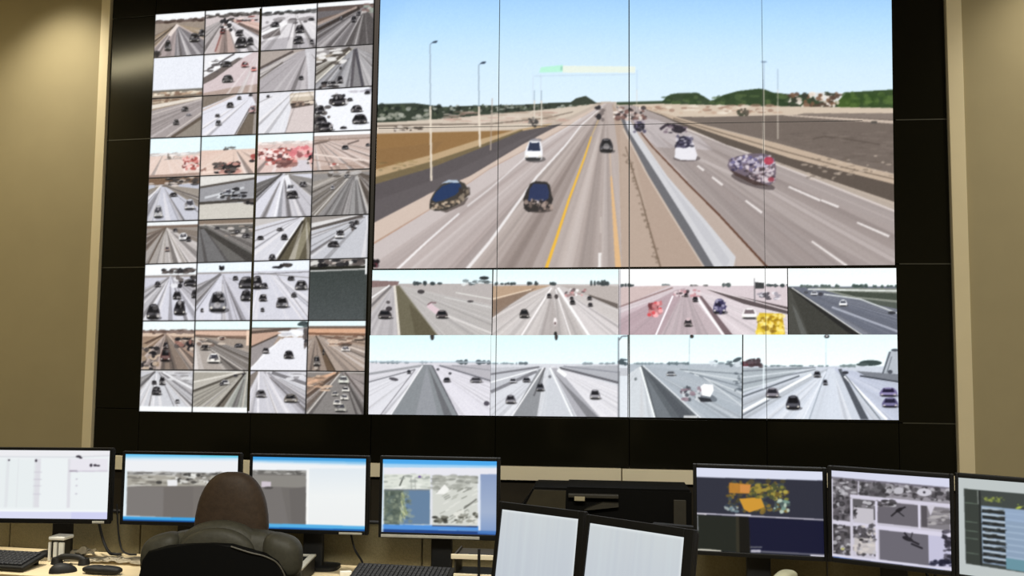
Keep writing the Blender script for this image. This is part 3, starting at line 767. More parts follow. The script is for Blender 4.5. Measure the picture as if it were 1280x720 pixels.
def small(r, col, lab, sky, skyc, ground, vp, wedges, cars=(), lines=(), bands=(), blobs=(), fan=34, treec=None, extra=None):
    g = 0.45
    a, b, d, e_ = cross(r, col), cross(r, col + 1), cross(r + 1, col + 1), cross(r + 1, col)
    q = [(a[0] + g, a[1] + g), (b[0] - g, b[1] + g), (d[0] - g, d[1] - g), (e_[0] + g, e_[1] - g)]
    if col == 3:
        q[1] = (q[1][0] - 2.4, q[1][1]); q[2] = (q[2][0] - 2.4, q[2][1])
    c = Canvas([(0, 0), (1, 0), (1, 1), (0, 1)], int(q[1][0] - q[0][0]) + 4, int(q[3][1] - q[0][1]) + 4, 3, ground, 100 + r * 4 + col)
    for y0, y1, cc in bands:
        c.rect(0, y0, 1, y1, cc)
    for w in wedges:
        if len(w) == 3:
            c.poly([vp, (w[0], 1.02), (w[1], 1.02)], w[2])
        else:
            c.poly(w[0], w[1])
    if fan:
        c.fan(vp, 1.03, -1.5, 2.5, fan, lo=(62, 58, 58), hi=(238, 234, 234), a=0.34, w=0.022)
    if sky > 0:
        c.rect(0, 0, 1, sky, skyc)
        if treec:
            c.clutter(0, sky - 0.012, 1, sky + 0.05, 46, [treec, tuple(min(255, v + 36) for v in treec)], (0.06, 0.022), 0.85)
    for pts, w, cc in lines:
        c.line(pts, w, cc, 0.88)
    for x0, y0, x1, y1, n, cols, rr in blobs:
        c.clutter(x0, y0, x1, y1, n, cols, rr, 0.85)
    for k in cars:
        x, y, w, h = k[:4]
        body = k[4] if len(k) > 4 else (58, 56, 60)
        c.car(x, y, w, h, body, (30, 30, 34) if sum(body) < 400 else (70, 70, 78))
        c.clutter(x - w * .4, y - h * .4, x + w * .4, y + h * .3, 5, [(190, 186, 186), (40, 40, 42), (110, 106, 106)], (w * .14, h * .12), .6)
    if extra:
        extra(c)
    c.soft, c.gain = 0.14, 1.12
    c.grain(4.0)
    c.edge((74, 72, 72), 0.8)
    FEEDS.append((c, q, True, lab))


def small_feeds():
    W, S, WB = (236, 238, 241), (232, 234, 236), (224, 240, 246)
    BR = (150, 128, 108)
    P = [(200, 130, 124), (160, 82, 78), (112, 64, 62), (232, 186, 180), (240, 222, 216)]
    small(0, 0, 'dim highway picture at the top left corner', .17, S, (148, 136, 126), (.44, .27), [(-.9, -.2, (150, 132, 112)), (-.2, .42, (164, 152, 152)), (.42, 1.5, (124, 120, 124)), (1.5, 3.2, (156, 140, 122))], [(.28, .74, .13, .24), (.8, .6, .2, .2), (.94, .5, .12, .16)], [([(.44, .27), (-.2, .8)], .03, (72, 64, 60)), ([(.44, .27), (1, .66)], .03, (190, 176, 170)), ([(.46, .28), (.3, .52)], .07, (226, 214, 208))], [(.17, .22, (92, 76, 70))], [(0, .88, .12, 1, 6, DK, (.06, .05))], treec=(70, 58, 54))
    small(0, 1, 'highway picture with a dark bus, top row', .12, S, (196, 186, 186), (.37, .2), [(-1.2, -.1, (170, 164, 164)), (-.1, .2, (188, 180, 180)), (.2, .62, (178, 158, 152)), (.62, 1.5, (202, 198, 202)), (1.5, 3.5, (204, 176, 166))], [(.32, .5, .09, .12, (110, 60, 58)), (.62, .56, .14, .14), (.66, .78, .22, .24), (.82, .76, .12, .18)], [([(.4, .22), (.6, .9)], .05, (236, 232, 232)), ([(.6, .34), (1, .6)], .05, (104, 92, 88)), ([(.2, .95), (.3, .55)], .03, (140, 96, 92))], [], [(.3, .22, .5, .5, 16, DK + [(230, 226, 226)], (.04, .04)), (.6, .2, 1, .3, 10, P + DK, (.06, .02))], treec=(66, 62, 60))
    small(0, 2, 'bright highway picture with two dark vans, top row', .15, (238, 242, 246), (214, 211, 214), (.62, .2), [([(0, 1), (0, .78), (.5, .72), (1, .8), (1, 1)], (178, 174, 178)), ([(.02, .66), (.34, .5), (.36, .66), (.05, .74)], (110, 104, 104))], [(.25, .42, .16, .12), (.7, .56, .16, .18), (.68, .8, .18, .18), (.9, .36, .12, .06), (.92, .86, .07, .1)], [([(0, .62), (.5, .4)], .04, (240, 240, 240)), ([(.5, .8), (.58, .42)], .02, (150, 146, 150))], [], [(0, .28, 1, .42, 24, [(236, 234, 236), (150, 146, 148), (90, 86, 88)], (.07, .03))], treec=(62, 62, 62))
    small(0, 3, 'dark highway picture at the top right of the small ones', .1, S, (110, 106, 108), (.84, .16), [(-2.6, -1.2, (112, 98, 90)), (-1.2, .5, (128, 124, 126)), (.5, 1.3, (92, 88, 88)), (1.3, 2.4, (132, 124, 124))], [(.43, .38, .06, .09), (.65, .42, .09, .14), (.73, .3, .08, .1)], [([(.75, .18), (0, .62)], .06, (58, 52, 50)), ([(.7, .16), (0, .48)], .04, (168, 152, 144)), ([(.83, .2), (.5, 1)], .02, (184, 180, 180))], [(.1, .2, (96, 84, 80))], [(.8, .1, 1, .3, 16, [(150, 160, 150), (130, 110, 106), (190, 184, 182)], (.05, .03))])
    small(1, 0, 'nearly blank white picture in the second row', .80, (221, 224, 232), (160, 150, 138), (.9, .7), [], [], [([(0, .985), (1, .955)], .03, (104, 92, 82)), ([(0, .93), (1, .9)], .02, (206, 194, 176))], [(.8, .86, (112, 108, 102))], [(0, .86, 1, .93, 26, [(176, 150, 128), (226, 214, 196), (120, 96, 82)], (.07, .02))], fan=0)
    small(1, 1, 'pinkish road picture with a dark van in the second row', 0, W, (202, 188, 190), (1.0, .0), [([(0, 0), (.9, 0), (.3, .42), (0, .6)], (226, 226, 230)), ([(0, .72), (0, .56), (.62, .12), (.7, .14), (.2, .6)], (106, 98, 96)), ([(0, 1), (0, .93), (.6, .82), (1, .78), (1, 1)], (170, 152, 144))], [(.4, .26, .2, .14), (.44, .62, .2, .18), (.74, .3, .13, .14, (150, 90, 90)), (.9, .42, .1, .12, (206, 120, 112))], [([(.55, .02), (0, .42)], .03, (80, 76, 78))], [], [(.0, .1, .3, .45, 14, [(90, 86, 88), (240, 240, 242)], (.06, .03))], fan=16)
    small(1, 2, 'grey road picture with one small dark car in the second row', 0, W, (170, 165, 168), (.86, .04), [([(0, 0), (.86, 0), (.4, .2), (0, .4)], (168, 158, 152)), ([(0, .5), (.5, .14), (.7, .06), (.3, .4), (0, .72)], (190, 184, 182)), ([(.8, 0), (1, 0), (1, 1), (.92, 1)], (196, 194, 198))], [(.75, .7, .09, .1)], [([(0, .42), (.6, .05)], .045, (84, 76, 74)), ([(0, .66), (.42, .3)], .03, (104, 98, 96)), ([(.86, .1), (.9, 1)], .04, (206, 204, 208))], [(.0, .05, (132, 126, 124))], [], fan=24)
    small(1, 3, 'picture of lanes curving away beside a grassy verge, second row', 0, W, (154, 150, 150), (.68, .06), [(-3, -1.2, (156, 148, 138)), (-1.2, -.2, (168, 164, 156)), (-.2, .66, (152, 152, 156)), (.66, .95, (132, 130, 132)), (.95, 2.4, (164, 162, 164))], [(.3, .88, .2, .14, (130, 128, 130)), (.44, .8, .1, .18), (.44, .52, .05, .07)], [([(.6, .05), (0, .42)], .05, (72, 66, 62)), ([(.62, .08), (0, .66)], .04, (80, 74, 68)), ([(.68, .1), (.64, 1)], .05, (84, 80, 84)), ([(.7, .08), (.84, 1)], .05, (76, 74, 80)), ([(.6, .12), (0, .84)], .025, (226, 222, 212))], [], [(0, .05, .5, .4, 20, [(226, 224, 222), (90, 84, 80)], (.07, .03)), (.1, .85, .45, .98, 14, DK + [(220, 218, 218)], (.05, .03))])
    small(2, 0, 'grey road picture with two small dark cars in the third row', 0, W, (158, 150, 150), (1.3, .0), [([(0, 0), (1, 0), (1, .06), (0, .3)], (150, 134, 118)), ([(0, .16), (1, .0), (1, .06), (0, .26)], (214, 206, 196)), ([(.5, 1), (1, .5), (1, 1)], (140, 132, 124))], [(.66, .3, .14, .12), (.5, .62, .12, .14), (.74, .45, .12, .06, (150, 146, 152))], [([(0, .4), (1, .08)], .02, (196, 188, 184)), ([(.42, 1), (1, .52)], .06, (86, 76, 68)), ([(.3, 1), (1, .4)], .02, (206, 198, 192))], [(.0, .04, (104, 90, 78))], [(0, .02, .5, .1, 12, [(206, 190, 170), (120, 98, 84)], (.08, .02))], fan=18)
    small(2, 1, 'bright road picture with a dark wedge in its corner, third row', 0, W, (216, 216, 225), (.95, .0), [([(0, 0), (.6, 0), (0, .3)], (126, 116, 108)), ([(.62, 1), (.9, .3), (1, .3), (1, 1)], (112, 102, 92)), ([(.86, 0), (1, 0), (1, .4)], (170, 160, 160))], [(.5, .26, .13, .14), (.66, .1, .08, .09), (.28, .5, .09, .08), (.3, .68, .11, .14, (120, 120, 126)), (.86, .04, .07, .07), (.9, .4, .12, .18, (170, 130, 130))], [([(.6, .02), (0, .36)], .03, (196, 180, 172)), ([(.85, .36), (.6, 1)], .02, (92, 86, 84))], [], [], fan=18)
    small(2, 2, 'bright road picture with a beige bus in the third row', 0, W, (218, 218, 224), (.8, -.2), [([(.5, 1), (.6, .35), (1, .35), (1, 1)], (205, 194, 192)), ([(.56, .06), (.98, .04), (.99, .3), (.57, .36)], (196, 184, 168)), ([(.57, .3), (.99, .24), (.98, .36), (.6, .42)], (92, 82, 78)), ([(.57, .1), (.98, .08), (.98, .14), (.57, .16)], (226, 216, 204))], [(.17, .1, .06, .06)], [([(.5, .5), (.4, 1)], .02, (226, 226, 230))], [], [(.6, .26, .96, .34, 14, [(60, 54, 52), (220, 206, 190), (150, 130, 118)], (.05, .03))], fan=14)
    small(2, 3, 'white picture with clusters of dark cars in the third row', 0, W, (230, 232, 238), (.5, -.6), [([(0, .2), (.06, .4), (.2, 1), (0, 1)], (120, 118, 116))], [(.42, .28, .24, .26), (.1, .48, .16, .2), (.13, .74, .2, .2), (.22, .88, .24, .2), (.74, .5, .2, .16), (.8, .74, .26, .22), (.92, .14, .1, .08), (.62, .28, .1, .08), (.52, .92, .12, .06)], [], [], [(.0, .38, .26, 1, 26, DK + [(160, 158, 158)], (.05, .05)), (.3, .14, .56, .38, 18, DK + [(200, 198, 200)], (.05, .05)), (.6, .08, 1, .14, 8, [(120, 118, 128), (200, 198, 206)], (.07, .02))], fan=10)
    small(3, 0, 'pale desert road picture with a red cluster, fourth row', .40, (222, 238, 244), (216, 196, 186), (.3, .35), [(-.5, 2, (218, 198, 188))], [], [([(.3, .55), (1, .5)], .02, (170, 160, 156)), ([(0, .96), (1, .94)], .05, (150, 128, 118))], [], [(.68, .5, .98, .85, 56, P, (.032, .035)), (.34, .44, .46, .56, 8, [(120, 112, 106), (236, 226, 220)], (.03, .03))], fan=14, treec=(190, 186, 184))
    small(3, 1, 'pale desert picture with dark trucks along its foot, fourth row', .36, (214, 234, 240), (214, 190, 178), (.6, .3), [(-.5, 2, (216, 194, 182))], [], [], [], [(.28, .7, .7, .94, 50, DK + [(150, 96, 90), (196, 150, 140)], (.05, .05)), (.38, .3, .6, .36, 9, [(84, 84, 84), (120, 118, 116)], (.04, .02)), (0, .8, .4, .96, 12, [(150, 120, 110), (230, 210, 200)], (.05, .03)), (.9, .5, 1, .7, 8, P + DK, (.04, .05))], fan=12)
    small(3, 2, 'pinkish picture crowded with red and white patches, fourth row', .22, (226, 238, 242), (214, 192, 186), (.5, .2), [(-.5, 2, (212, 190, 184)), ([(.6, 1), (.7, .7), (.9, .7), (1, 1)], (206, 200, 206))], [], [], [], [(.04, .4, .3, .62, 50, P + [(120, 96, 96), (240, 226, 222)], (.035, .035)), (.2, .4, .7, .78, 150, P + [(96, 70, 72), (246, 232, 228), (206, 160, 158)], (.04, .035)), (.62, .36, .98, .6, 70, [(208, 124, 130), (232, 170, 170), (150, 96, 98), (226, 190, 186)], (.05, .045)), (.9, .5, 1, .8, 12, DK + P, (.03, .06)), (.4, .7, .66, .84, 16, [(150, 110, 104), (110, 80, 78)], (.07, .04))], fan=12, treec=(200, 190, 186))
    small(3, 3, 'sandy road picture with a dark car in the fourth row', .1, (238, 240, 242), (196, 178, 170), (.0, .1), [([(0, .9), (1, .75), (1, 1), (0, 1)], (182, 162, 152))], [(.56, .42, .12, .11), (.95, .38, .07, .08)], [([(0, .3), (.22, .25), (.3, .2)], .04, (110, 96, 90)), ([(0, .56), (1, .8)], .03, (224, 210, 202)), ([(0, .7), (.9, .96)], .02, (160, 138, 128)), ([(.6, .34), (.8, .26)], .03, (110, 98, 94)), ([(0, .22), (1, .2)], .03, (150, 132, 122))], [(.1, .18, (180, 164, 156))], [(.3, .8, .44, .9, 6, P, (.03, .02))], fan=30)
    small(4, 0, 'light grey road picture with white cars in the fifth row', 0, W, (184, 186, 197), (.28, .16), [(-2, -.6, (140, 132, 124)), (-.6, 1.4, (192, 193, 203)), (1.4, 5, (150, 142, 134))], [(.22, .78, .17, .28, (150, 150, 152)), (.5, .4, .15, .1), (.82, .64, .2, .24, (170, 170, 176))], [([(.3, .18), (1, .5)], .025, (96, 90, 90)), ([(.25, .18), (0, .5)], .03, (226, 224, 226))], [(0, .16, (118, 96, 80))], [(.4, .0, 1, .18, 30, DK + [(190, 180, 172)], (.06, .03)), (.0, .1, 1, .22, 16, [(206, 196, 190), (110, 100, 92)], (.08, .02))])
    small(4, 1, 'picture of light vehicles above a beige band in the fifth row', 0, W, (160, 160, 164), (.2, .3), [([(0, .0), (1, -.06), (1, .1), (0, .24)], (214, 212, 208)), ([(0, .24), (1, .08), (1, .5), (0, .6)], (150, 150, 154))], [(.5, .4, .2, .16, (150, 152, 158)), (.66, .5, .22, .14, (120, 122, 128))], [([(0, .26), (1, .1)], .04, (78, 72, 68)), ([(0, .62), (1, .58)], .05, (62, 58, 54)), ([(.1, .5), (.8, .3)], .04, (206, 208, 212))], [(.64, 1, (198, 194, 186))], [(.35, .32, .8, .56, 22, DK + [(214, 216, 220), (170, 172, 176)], (.06, .04)), (.86, .58, 1, .68, 10, DK, (.05, .03))], fan=0)
    small(4, 2, 'bright lane picture with a white divider in the fifth row', 0, W, (204, 204, 214), (.5, .02), [(-2, -.4, (110, 108, 108)), (-.4, .4, (208, 208, 217)), (.4, .48, (150, 150, 156)), (.48, 1.4, (190, 188, 194)), (1.4, 4, (140, 136, 134))], [(.62, .36, .14, .2, (190, 190, 196)), (.66, .5, .2, .18), (.84, .28, .13, .12)], [([(.46, .02), (.0, .56)], .03, (74, 72, 74)), ([(.5, .08), (.36, 1)], .03, (236, 236, 240)), ([(.54, .06), (.6, .3)], .08, (230, 230, 234))], [(0, .05, (150, 146, 142))], [])
    small(4, 3, 'brownish lane picture with a dark verge in the fifth row', 0, W, (142, 138, 136), (.75, .04), [(-3, -1.2, (150, 144, 138)), (-1.2, .1, (124, 118, 112)), (.1, 1.0, (150, 148, 148)), (1.0, 3, (96, 88, 82))], [(.36, .38, .07, .1, (170, 168, 170)), (.6, .14, .1, .08, (120, 118, 118))], [([(.72, .05), (.04, 1)], .025, (200, 196, 192)), ([(.76, .05), (1, .96)], .02, (190, 186, 180)), ([(.6, .05), (0, .36)], .03, (180, 174, 168))], [(0, .06, (160, 150, 142))], [(.3, .02, .8, .2, 16, [(180, 176, 174), (90, 84, 80)], (.06, .03))], fan=60)
    small(5, 0, 'brownish road picture with a white van in the sixth row', .1, (226, 230, 232), (146, 138, 132), (.38, .14), [(-2, -.2, (118, 106, 98)), (-.2, .8, (162, 156, 152)), (.8, 1.8, (186, 180, 178)), (1.8, 5, (130, 120, 112))], [(.72, .38, .17, .18, (214, 214, 216)), (.82, .44, .1, .12), (.56, .22, .09, .08), (.42, .66, .1, .12, (150, 130, 122))], [([(.38, .14), (.06, 1)], .03, (96, 86, 78)), ([(.4, .16), (.8, 1)], .02, (210, 204, 200))], [(.1, .16, (120, 104, 94))], [], fan=50)
    small(5, 1, 'dark grey road picture in the sixth row', 0, W, (104, 102, 100), (.0, .0), [([(0, .16), (.15, .2), (1, .85), (1, 1), (.9, 1)], (70, 68, 66)), ([(.16, .14), (1, .5), (1, .8), (.2, .2)], (128, 124, 122)), ([(0, .24), (.1, .2), (.6, 1), (0, 1)], (112, 111, 112))], [(.34, .2, .1, .06), (.7, .3, .1, .08), (.86, .4, .14, .1)], [([(.1, .1), (1, .46)], .02, (176, 172, 168))], [(0, .1, (130, 116, 104)), (.1, .13, (196, 188, 180))], [(.5, .16, 1, .42, 20, [(150, 140, 132), (70, 66, 64), (200, 194, 190)], (.06, .02))], fan=24)
    small(5, 2, 'bright road picture beside a dark olive wall, sixth row', 0, W, (206, 206, 213), (.9, -.05), [([(.4, 1), (.88, 0), (1, 0), (1, 1)], (94, 88, 74)), ([(.62, 1), (.94, .1), (1, .3), (.8, 1)], (136, 130, 112)), ([(0, 0), (.7, 0), (0, .2)], (190, 186, 184))], [(.12, .46, .12, .1), (.46, .28, .12, .08), (.54, .46, .12, .14), (.34, .92, .12, .14)], [([(.88, .02), (.36, 1)], .025, (238, 238, 240)), ([(.0, .3), (.8, .02)], .018, (130, 126, 128)), ([(.86, .1), (.44, 1)], .04, (48, 44, 40))], [], [], fan=18)
    small(5, 3, 'light road picture with a white truck in the sixth row', 0, W, (190, 191, 197), (1.0, .0), [([(0, 0), (.9, 0), (0, .3)], (150, 144, 140)), ([(0, .16), (.8, .0), (.9, .02), (0, .36)], (212, 210, 210))], [(.5, .44, .16, .2, (206, 206, 210)), (.4, .66, .2, .14), (.52, .4, .12, .12), (.72, .24, .1, .1)], [([(0, .3), (.9, .03)], .05, (76, 70, 68)), ([(0, .44), (.94, .06)], .02, (140, 136, 136)), ([(.96, .04), (1, .5)], .02, (226, 226, 230))], [], [(.6, .14, .8, .34, 10, DK + [(214, 214, 218)], (.04, .04))], fan=20)
    small(6, 0, 'bright highway picture with dark cars beneath pale sky, seventh row', .2, (234, 238, 242), (198, 198, 208), (.5, .22), [(-1.2, 0, (180, 178, 182)), (0, 1.2, (204, 204, 214)), (1.2, 3, (176, 174, 180))], [(.2, .84, .26, .26), (.7, .78, .22, .24), (.64, .56, .16, .14), (.26, .36, .12, .1), (.88, .34, .24, .12), (.97, .54, .12, .14)], [([(.48, .24), (0, .6)], .025, (120, 118, 122)), ([(.52, .24), (.86, .98)], .015, (150, 148, 154))], [(.2, .24, (150, 144, 142))], [(.36, .1, .98, .17, 30, DK, (.06, .02)), (.58, .24, 1, .4, 18, DK + [(226, 226, 230)], (.05, .03))])
    small(6, 1, 'bright highway picture with a large dark truck, seventh row', .17, (226, 234, 242), (200, 200, 210), (.46, .2), [(-1.6, -.2, (160, 158, 162)), (-.2, .55, (206, 206, 216)), (.55, 1.6, (196, 195, 204))], [(.4, .68, .32, .34, (110, 110, 116)), (.9, .36, .28, .2), (.9, .58, .2, .18), (.7, .28, .1, .08), (.12, .82, .06, .07)], [([(.44, .2), (0, .5)], .05, (110, 108, 110)), ([(.48, .22), (.76, 1)], .02, (160, 158, 164))], [(.17, .2, (160, 156, 156))], [(.4, .06, .5, .12, 6, DK, (.03, .03))])
    small(6, 2, 'bright highway picture with scattered dark cars, seventh row', .17, (226, 232, 240), (202, 202, 211), (.2, .1), [(-1, 2, (204, 204, 213))], [(.09, .36, .18, .22), (.22, .42, .12, .1), (.2, .62, .14, .12), (.54, .7, .22, .18, (120, 118, 122)), (.86, .42, .22, .16, (90, 88, 92)), (.68, .3, .12, .08), (.74, .58, .1, .08), (.2, .82, .07, .07)], [([(.4, .2), (1, .96)], .02, (160, 158, 164)), ([(.1, .2), (1, .3)], .02, (150, 148, 150)), ([(0, .22), (1, .2)], .015, (110, 108, 110))], [], [(.4, .06, .7, .12, 14, DK, (.05, .02))], fan=22)
    small(6, 3, 'nearly black picture with a thin strip of cars, seventh row', 0, W, (70, 75, 74), (.5, -.4), [([(.0, .2), (1, .2), (1, 1), (0, 1)], (68, 74, 73))], [], [([(0, .19), (1, .175)], .022, (206, 206, 204))], [(0, .12, (150, 146, 142)), (.12, .17, (42, 42, 38))], [(0, .02, 1, .1, 30, DK + [(226, 224, 220), (190, 180, 172)], (.07, .03))], fan=0, extra=lambda c: (c.rect(.96, .0, .995, .26, (232, 234, 234)), c.vgrad(0, .955, [(.21, (64, 70, 69)), (1.0, (80, 85, 86))])))
    small(7, 0, 'brown highway picture with a dark red truck, eighth row', .2, (228, 238, 241), (150, 128, 112), (.45, .27), [(-2, -.2, (156, 134, 116)), (-.2, .38, (176, 160, 152)), (.38, 1.2, (134, 120, 110)), (1.2, 3, (160, 138, 124))], [(.46, .7, .19, .26, (90, 66, 64)), (.46, .5, .1, .14, (70, 60, 60))], [([(.42, .28), (0, .5)], .04, (84, 68, 60)), ([(.5, .28), (.98, .9)], .03, (196, 176, 162))], [(.2, .25, (120, 96, 84)), (.25, .32, (206, 184, 166))], [(.0, .5, .34, .98, 30, DK + [(200, 180, 160), (160, 140, 120)], (.05, .04)), (.62, .36, 1, .6, 26, DK + [(206, 190, 176), (150, 110, 100)], (.05, .04))], fan=50, treec=(96, 80, 74))
    small(7, 1, 'brown road picture sweeping to the right, eighth row', .18, (224, 241, 241), (156, 144, 134), (.0, .3), [([(0, .3), (.2, .34), (1, .64), (1, 1), (.4, 1)], (124, 118, 114)), ([(0, .3), (.3, .6), (.6, 1), (0, 1)], (166, 158, 152))], [(.2, .54, .18, .12, (96, 88, 82)), (.36, .76, .24, .2, (212, 208, 202)), (.5, .36, .1, .06, (120, 90, 80)), (.8, .5, .16, .08)], [([(0, .3), (1, .36)], .04, (110, 92, 82)), ([(.1, .34), (1, .78)], .03, (92, 86, 82)), ([(0, .36), (.9, 1)], .02, (204, 198, 192))], [(.18, .21, (110, 92, 84)), (.21, .3, (206, 176, 158)), (.3, .34, (140, 116, 102))], [(0, .34, .5, .5, 14, [(204, 190, 176), (120, 104, 96)], (.07, .03))], fan=40, extra=lambda c: c.line([(.955, .2), (.955, .5)], .05, (226, 200, 180)))
    small(7, 2, 'picture of a wide white carriageway, eighth row', .14, (220, 240, 242), (164, 148, 136), (.7, .3), [([(0, .26), (.6, .2), (.4, .4), (0, .52)], (190, 160, 142)), ([(0, .54), (.5, .3), (.3, .7), (0, .96)], (150, 144, 144)), ([(0, 1), (.28, .6), (.6, .34), (1, .34), (1, 1)], (224, 224, 230))], [(.68, .68, .17, .16), (.28, .6, .12, .12, (90, 86, 88))], [([(0, .24), (.7, .17)], .05, (84, 72, 66)), ([(0, .54), (.5, .28)], .03, (74, 66, 62)), ([(0, .98), (.55, .36)], .02, (240, 240, 242))], [(.14, .17, (120, 112, 106))], [(.86, .04, .99, .12, 12, [(40, 52, 54), (70, 80, 82)], (.05, .03)), (.6, .16, .98, .3, 20, [(236, 238, 242), (196, 196, 202)], (.1, .03)), (.94, .16, 1, .5, 12, DK, (.03, .05))], fan=0)
    small(7, 3, 'tan road picture with a brown median wedge, eighth row', .11, (222, 238, 240), (162, 144, 130), (.14, .3), [(-.6, .36, (150, 136, 126)), (.36, .52, (104, 88, 74)), (.52, 3, (166, 152, 142))], [(.17, .8, .12, .2, (100, 94, 90)), (.66, .56, .16, .1, (220, 212, 206)), (.28, .62, .04, .12, (60, 56, 54))], [([(.14, .3), (.5, 1)], .02, (70, 60, 52)), ([(.0, .26), (1, .28)], .04, (120, 88, 70)), ([(.3, .34), (1, .62)], .02, (206, 192, 180)), ([(.2, .3), (1, .46)], .03, (120, 104, 94))], [(.11, .16, (110, 96, 86)), (.16, .24, (206, 164, 136)), (.24, .3, (190, 160, 140))], [(.4, .3, 1, .5, 26, [(206, 184, 166), (120, 96, 84), (80, 70, 64)], (.08, .025)), (.14, .9, .24, 1, 6, [(190, 180, 170), (100, 90, 84)], (.03, .03))], fan=36)
    def strip(c):
        c.rect(0, .865, 1, 1.0, (238, 242, 243))
    small(8, 0, 'light grey highway picture at the lower left corner', 0, W, (190, 190, 195), (.3, .02), [(-1.6, -.3, (150, 148, 148)), (-.3, 1.0, (198, 199, 204)), (1.0, 4, (184, 183, 186))], [(.32, .5, .18, .2), (.27, .3, .1, .1), (.42, .26, .12, .2, (110, 108, 110)), (.72, .74, .09, .1, (130, 128, 132))], [([(.28, .04), (0, .4)], .04, (94, 92, 94)), ([(.36, .06), (.66, .86)], .02, (130, 128, 132)), ([(.4, .06), (1, .6)], .035, (120, 118, 122)), ([(.42, .05), (1, .44)], .03, (232, 232, 234)), ([(.31, .1), (.27, .86)], .02, (228, 226, 230))], [(0, .04, (206, 204, 204))], [(.6, .04, 1, .3, 10, [(150, 148, 150), (210, 210, 212)], (.1, .03))], extra=strip, fan=44)
    small(8, 1, 'olive grey road picture in the bottom row', 0, W, (164, 160, 151), (.96, .02), [(-3, -1, (180, 176, 168)), (.3, .5, (110, 104, 96)), (.5, 1.4, (156, 158, 152))], [(.58, .28, .16, .12, (200, 198, 194)), (.52, .32, .08, .08), (.76, .12, .08, .06), (.9, .08, .05, .06)], [([(.92, .03), (0, .5)], .04, (78, 74, 68)), ([(.94, .05), (.44, .9)], .03, (60, 56, 52)), ([(.9, .03), (0, .28)], .03, (216, 212, 204)), ([(.98, .05), (.9, .9)], .03, (190, 186, 176))], [(0, .05, (214, 212, 206))], [], extra=strip, fan=50)
    small(8, 2, 'light grey lane picture with two dark cars, bottom row', 0, W, (192, 191, 198), (.2, -.05), [(-1, -.2, (130, 122, 116)), (-.2, .9, (196, 195, 202)), (.9, 1.6, (178, 176, 182)), (1.6, 4, (206, 206, 212))], [(.22, .54, .18, .18, (100, 98, 102)), (.74, .64, .24, .2, (110, 104, 98))], [([(.4, .04), (1, .3)], .06, (112, 110, 114)), ([(.34, .04), (1, .98)], .03, (150, 148, 154)), ([(.17, .0), (.18, 1)], .03, (232, 230, 234)), ([(.3, .05), (.7, 1)], .02, (222, 220, 226))], [], [(.7, .0, 1, .2, 10, [(150, 148, 152), (220, 220, 224)], (.1, .03))], fan=40)
    small(8, 3, 'grey road picture with a string of white cars, bottom row', 0, W, (134, 128, 124), (.6, .0), [(-3, -.4, (176, 150, 130)), (-.4, -.05, (110, 100, 94)), (-.05, 1.15, (132, 128, 126)), (1.15, 4, (150, 142, 140))], [(.6, .84, .2, .2, (150, 148, 142)), (.54, .72, .14, .14, (206, 202, 194)), (.66, .6, .14, .14, (210, 206, 198)), (.5, .52, .12, .12, (180, 176, 168)), (.68, .42, .13, .12, (222, 218, 210)), (.64, .2, .18, .18, (200, 202, 192))], [([(.55, .03), (0, .6)], .05, (84, 70, 62)), ([(.57, .05), (.02, 1)], .025, (206, 200, 194)), ([(.66, .03), (1, .6)], .03, (92, 86, 84)), ([(.5, .03), (0, .3)], .04, (216, 176, 148))], [(0, .03, (210, 204, 200))], [(0, .05, .4, .45, 16, [(206, 180, 158), (130, 108, 94), (186, 154, 130)], (.07, .02))], fan=40)


def border():  # added strip whose painted glow, fading downwards, lightens the gap
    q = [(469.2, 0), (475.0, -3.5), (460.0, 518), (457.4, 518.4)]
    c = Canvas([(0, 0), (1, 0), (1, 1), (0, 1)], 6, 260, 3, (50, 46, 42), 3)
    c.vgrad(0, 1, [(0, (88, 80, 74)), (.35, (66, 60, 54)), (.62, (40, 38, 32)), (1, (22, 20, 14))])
    FEEDS.append((c, q, True, 'narrow strip painted to glow dim grey between the small pictures and the large one'))


main_feed()
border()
lower_feeds()
small_feeds()

# ------------------------------------------------------------------ the pictures on the monitors
MONITORS = []
GA, GB = 'wide monitors along the left desk', 'monitors along the right desk'


def scr(quad, nx, ny, bg, seed):
    return Canvas(quad, nx, ny, 3, bg, seed)


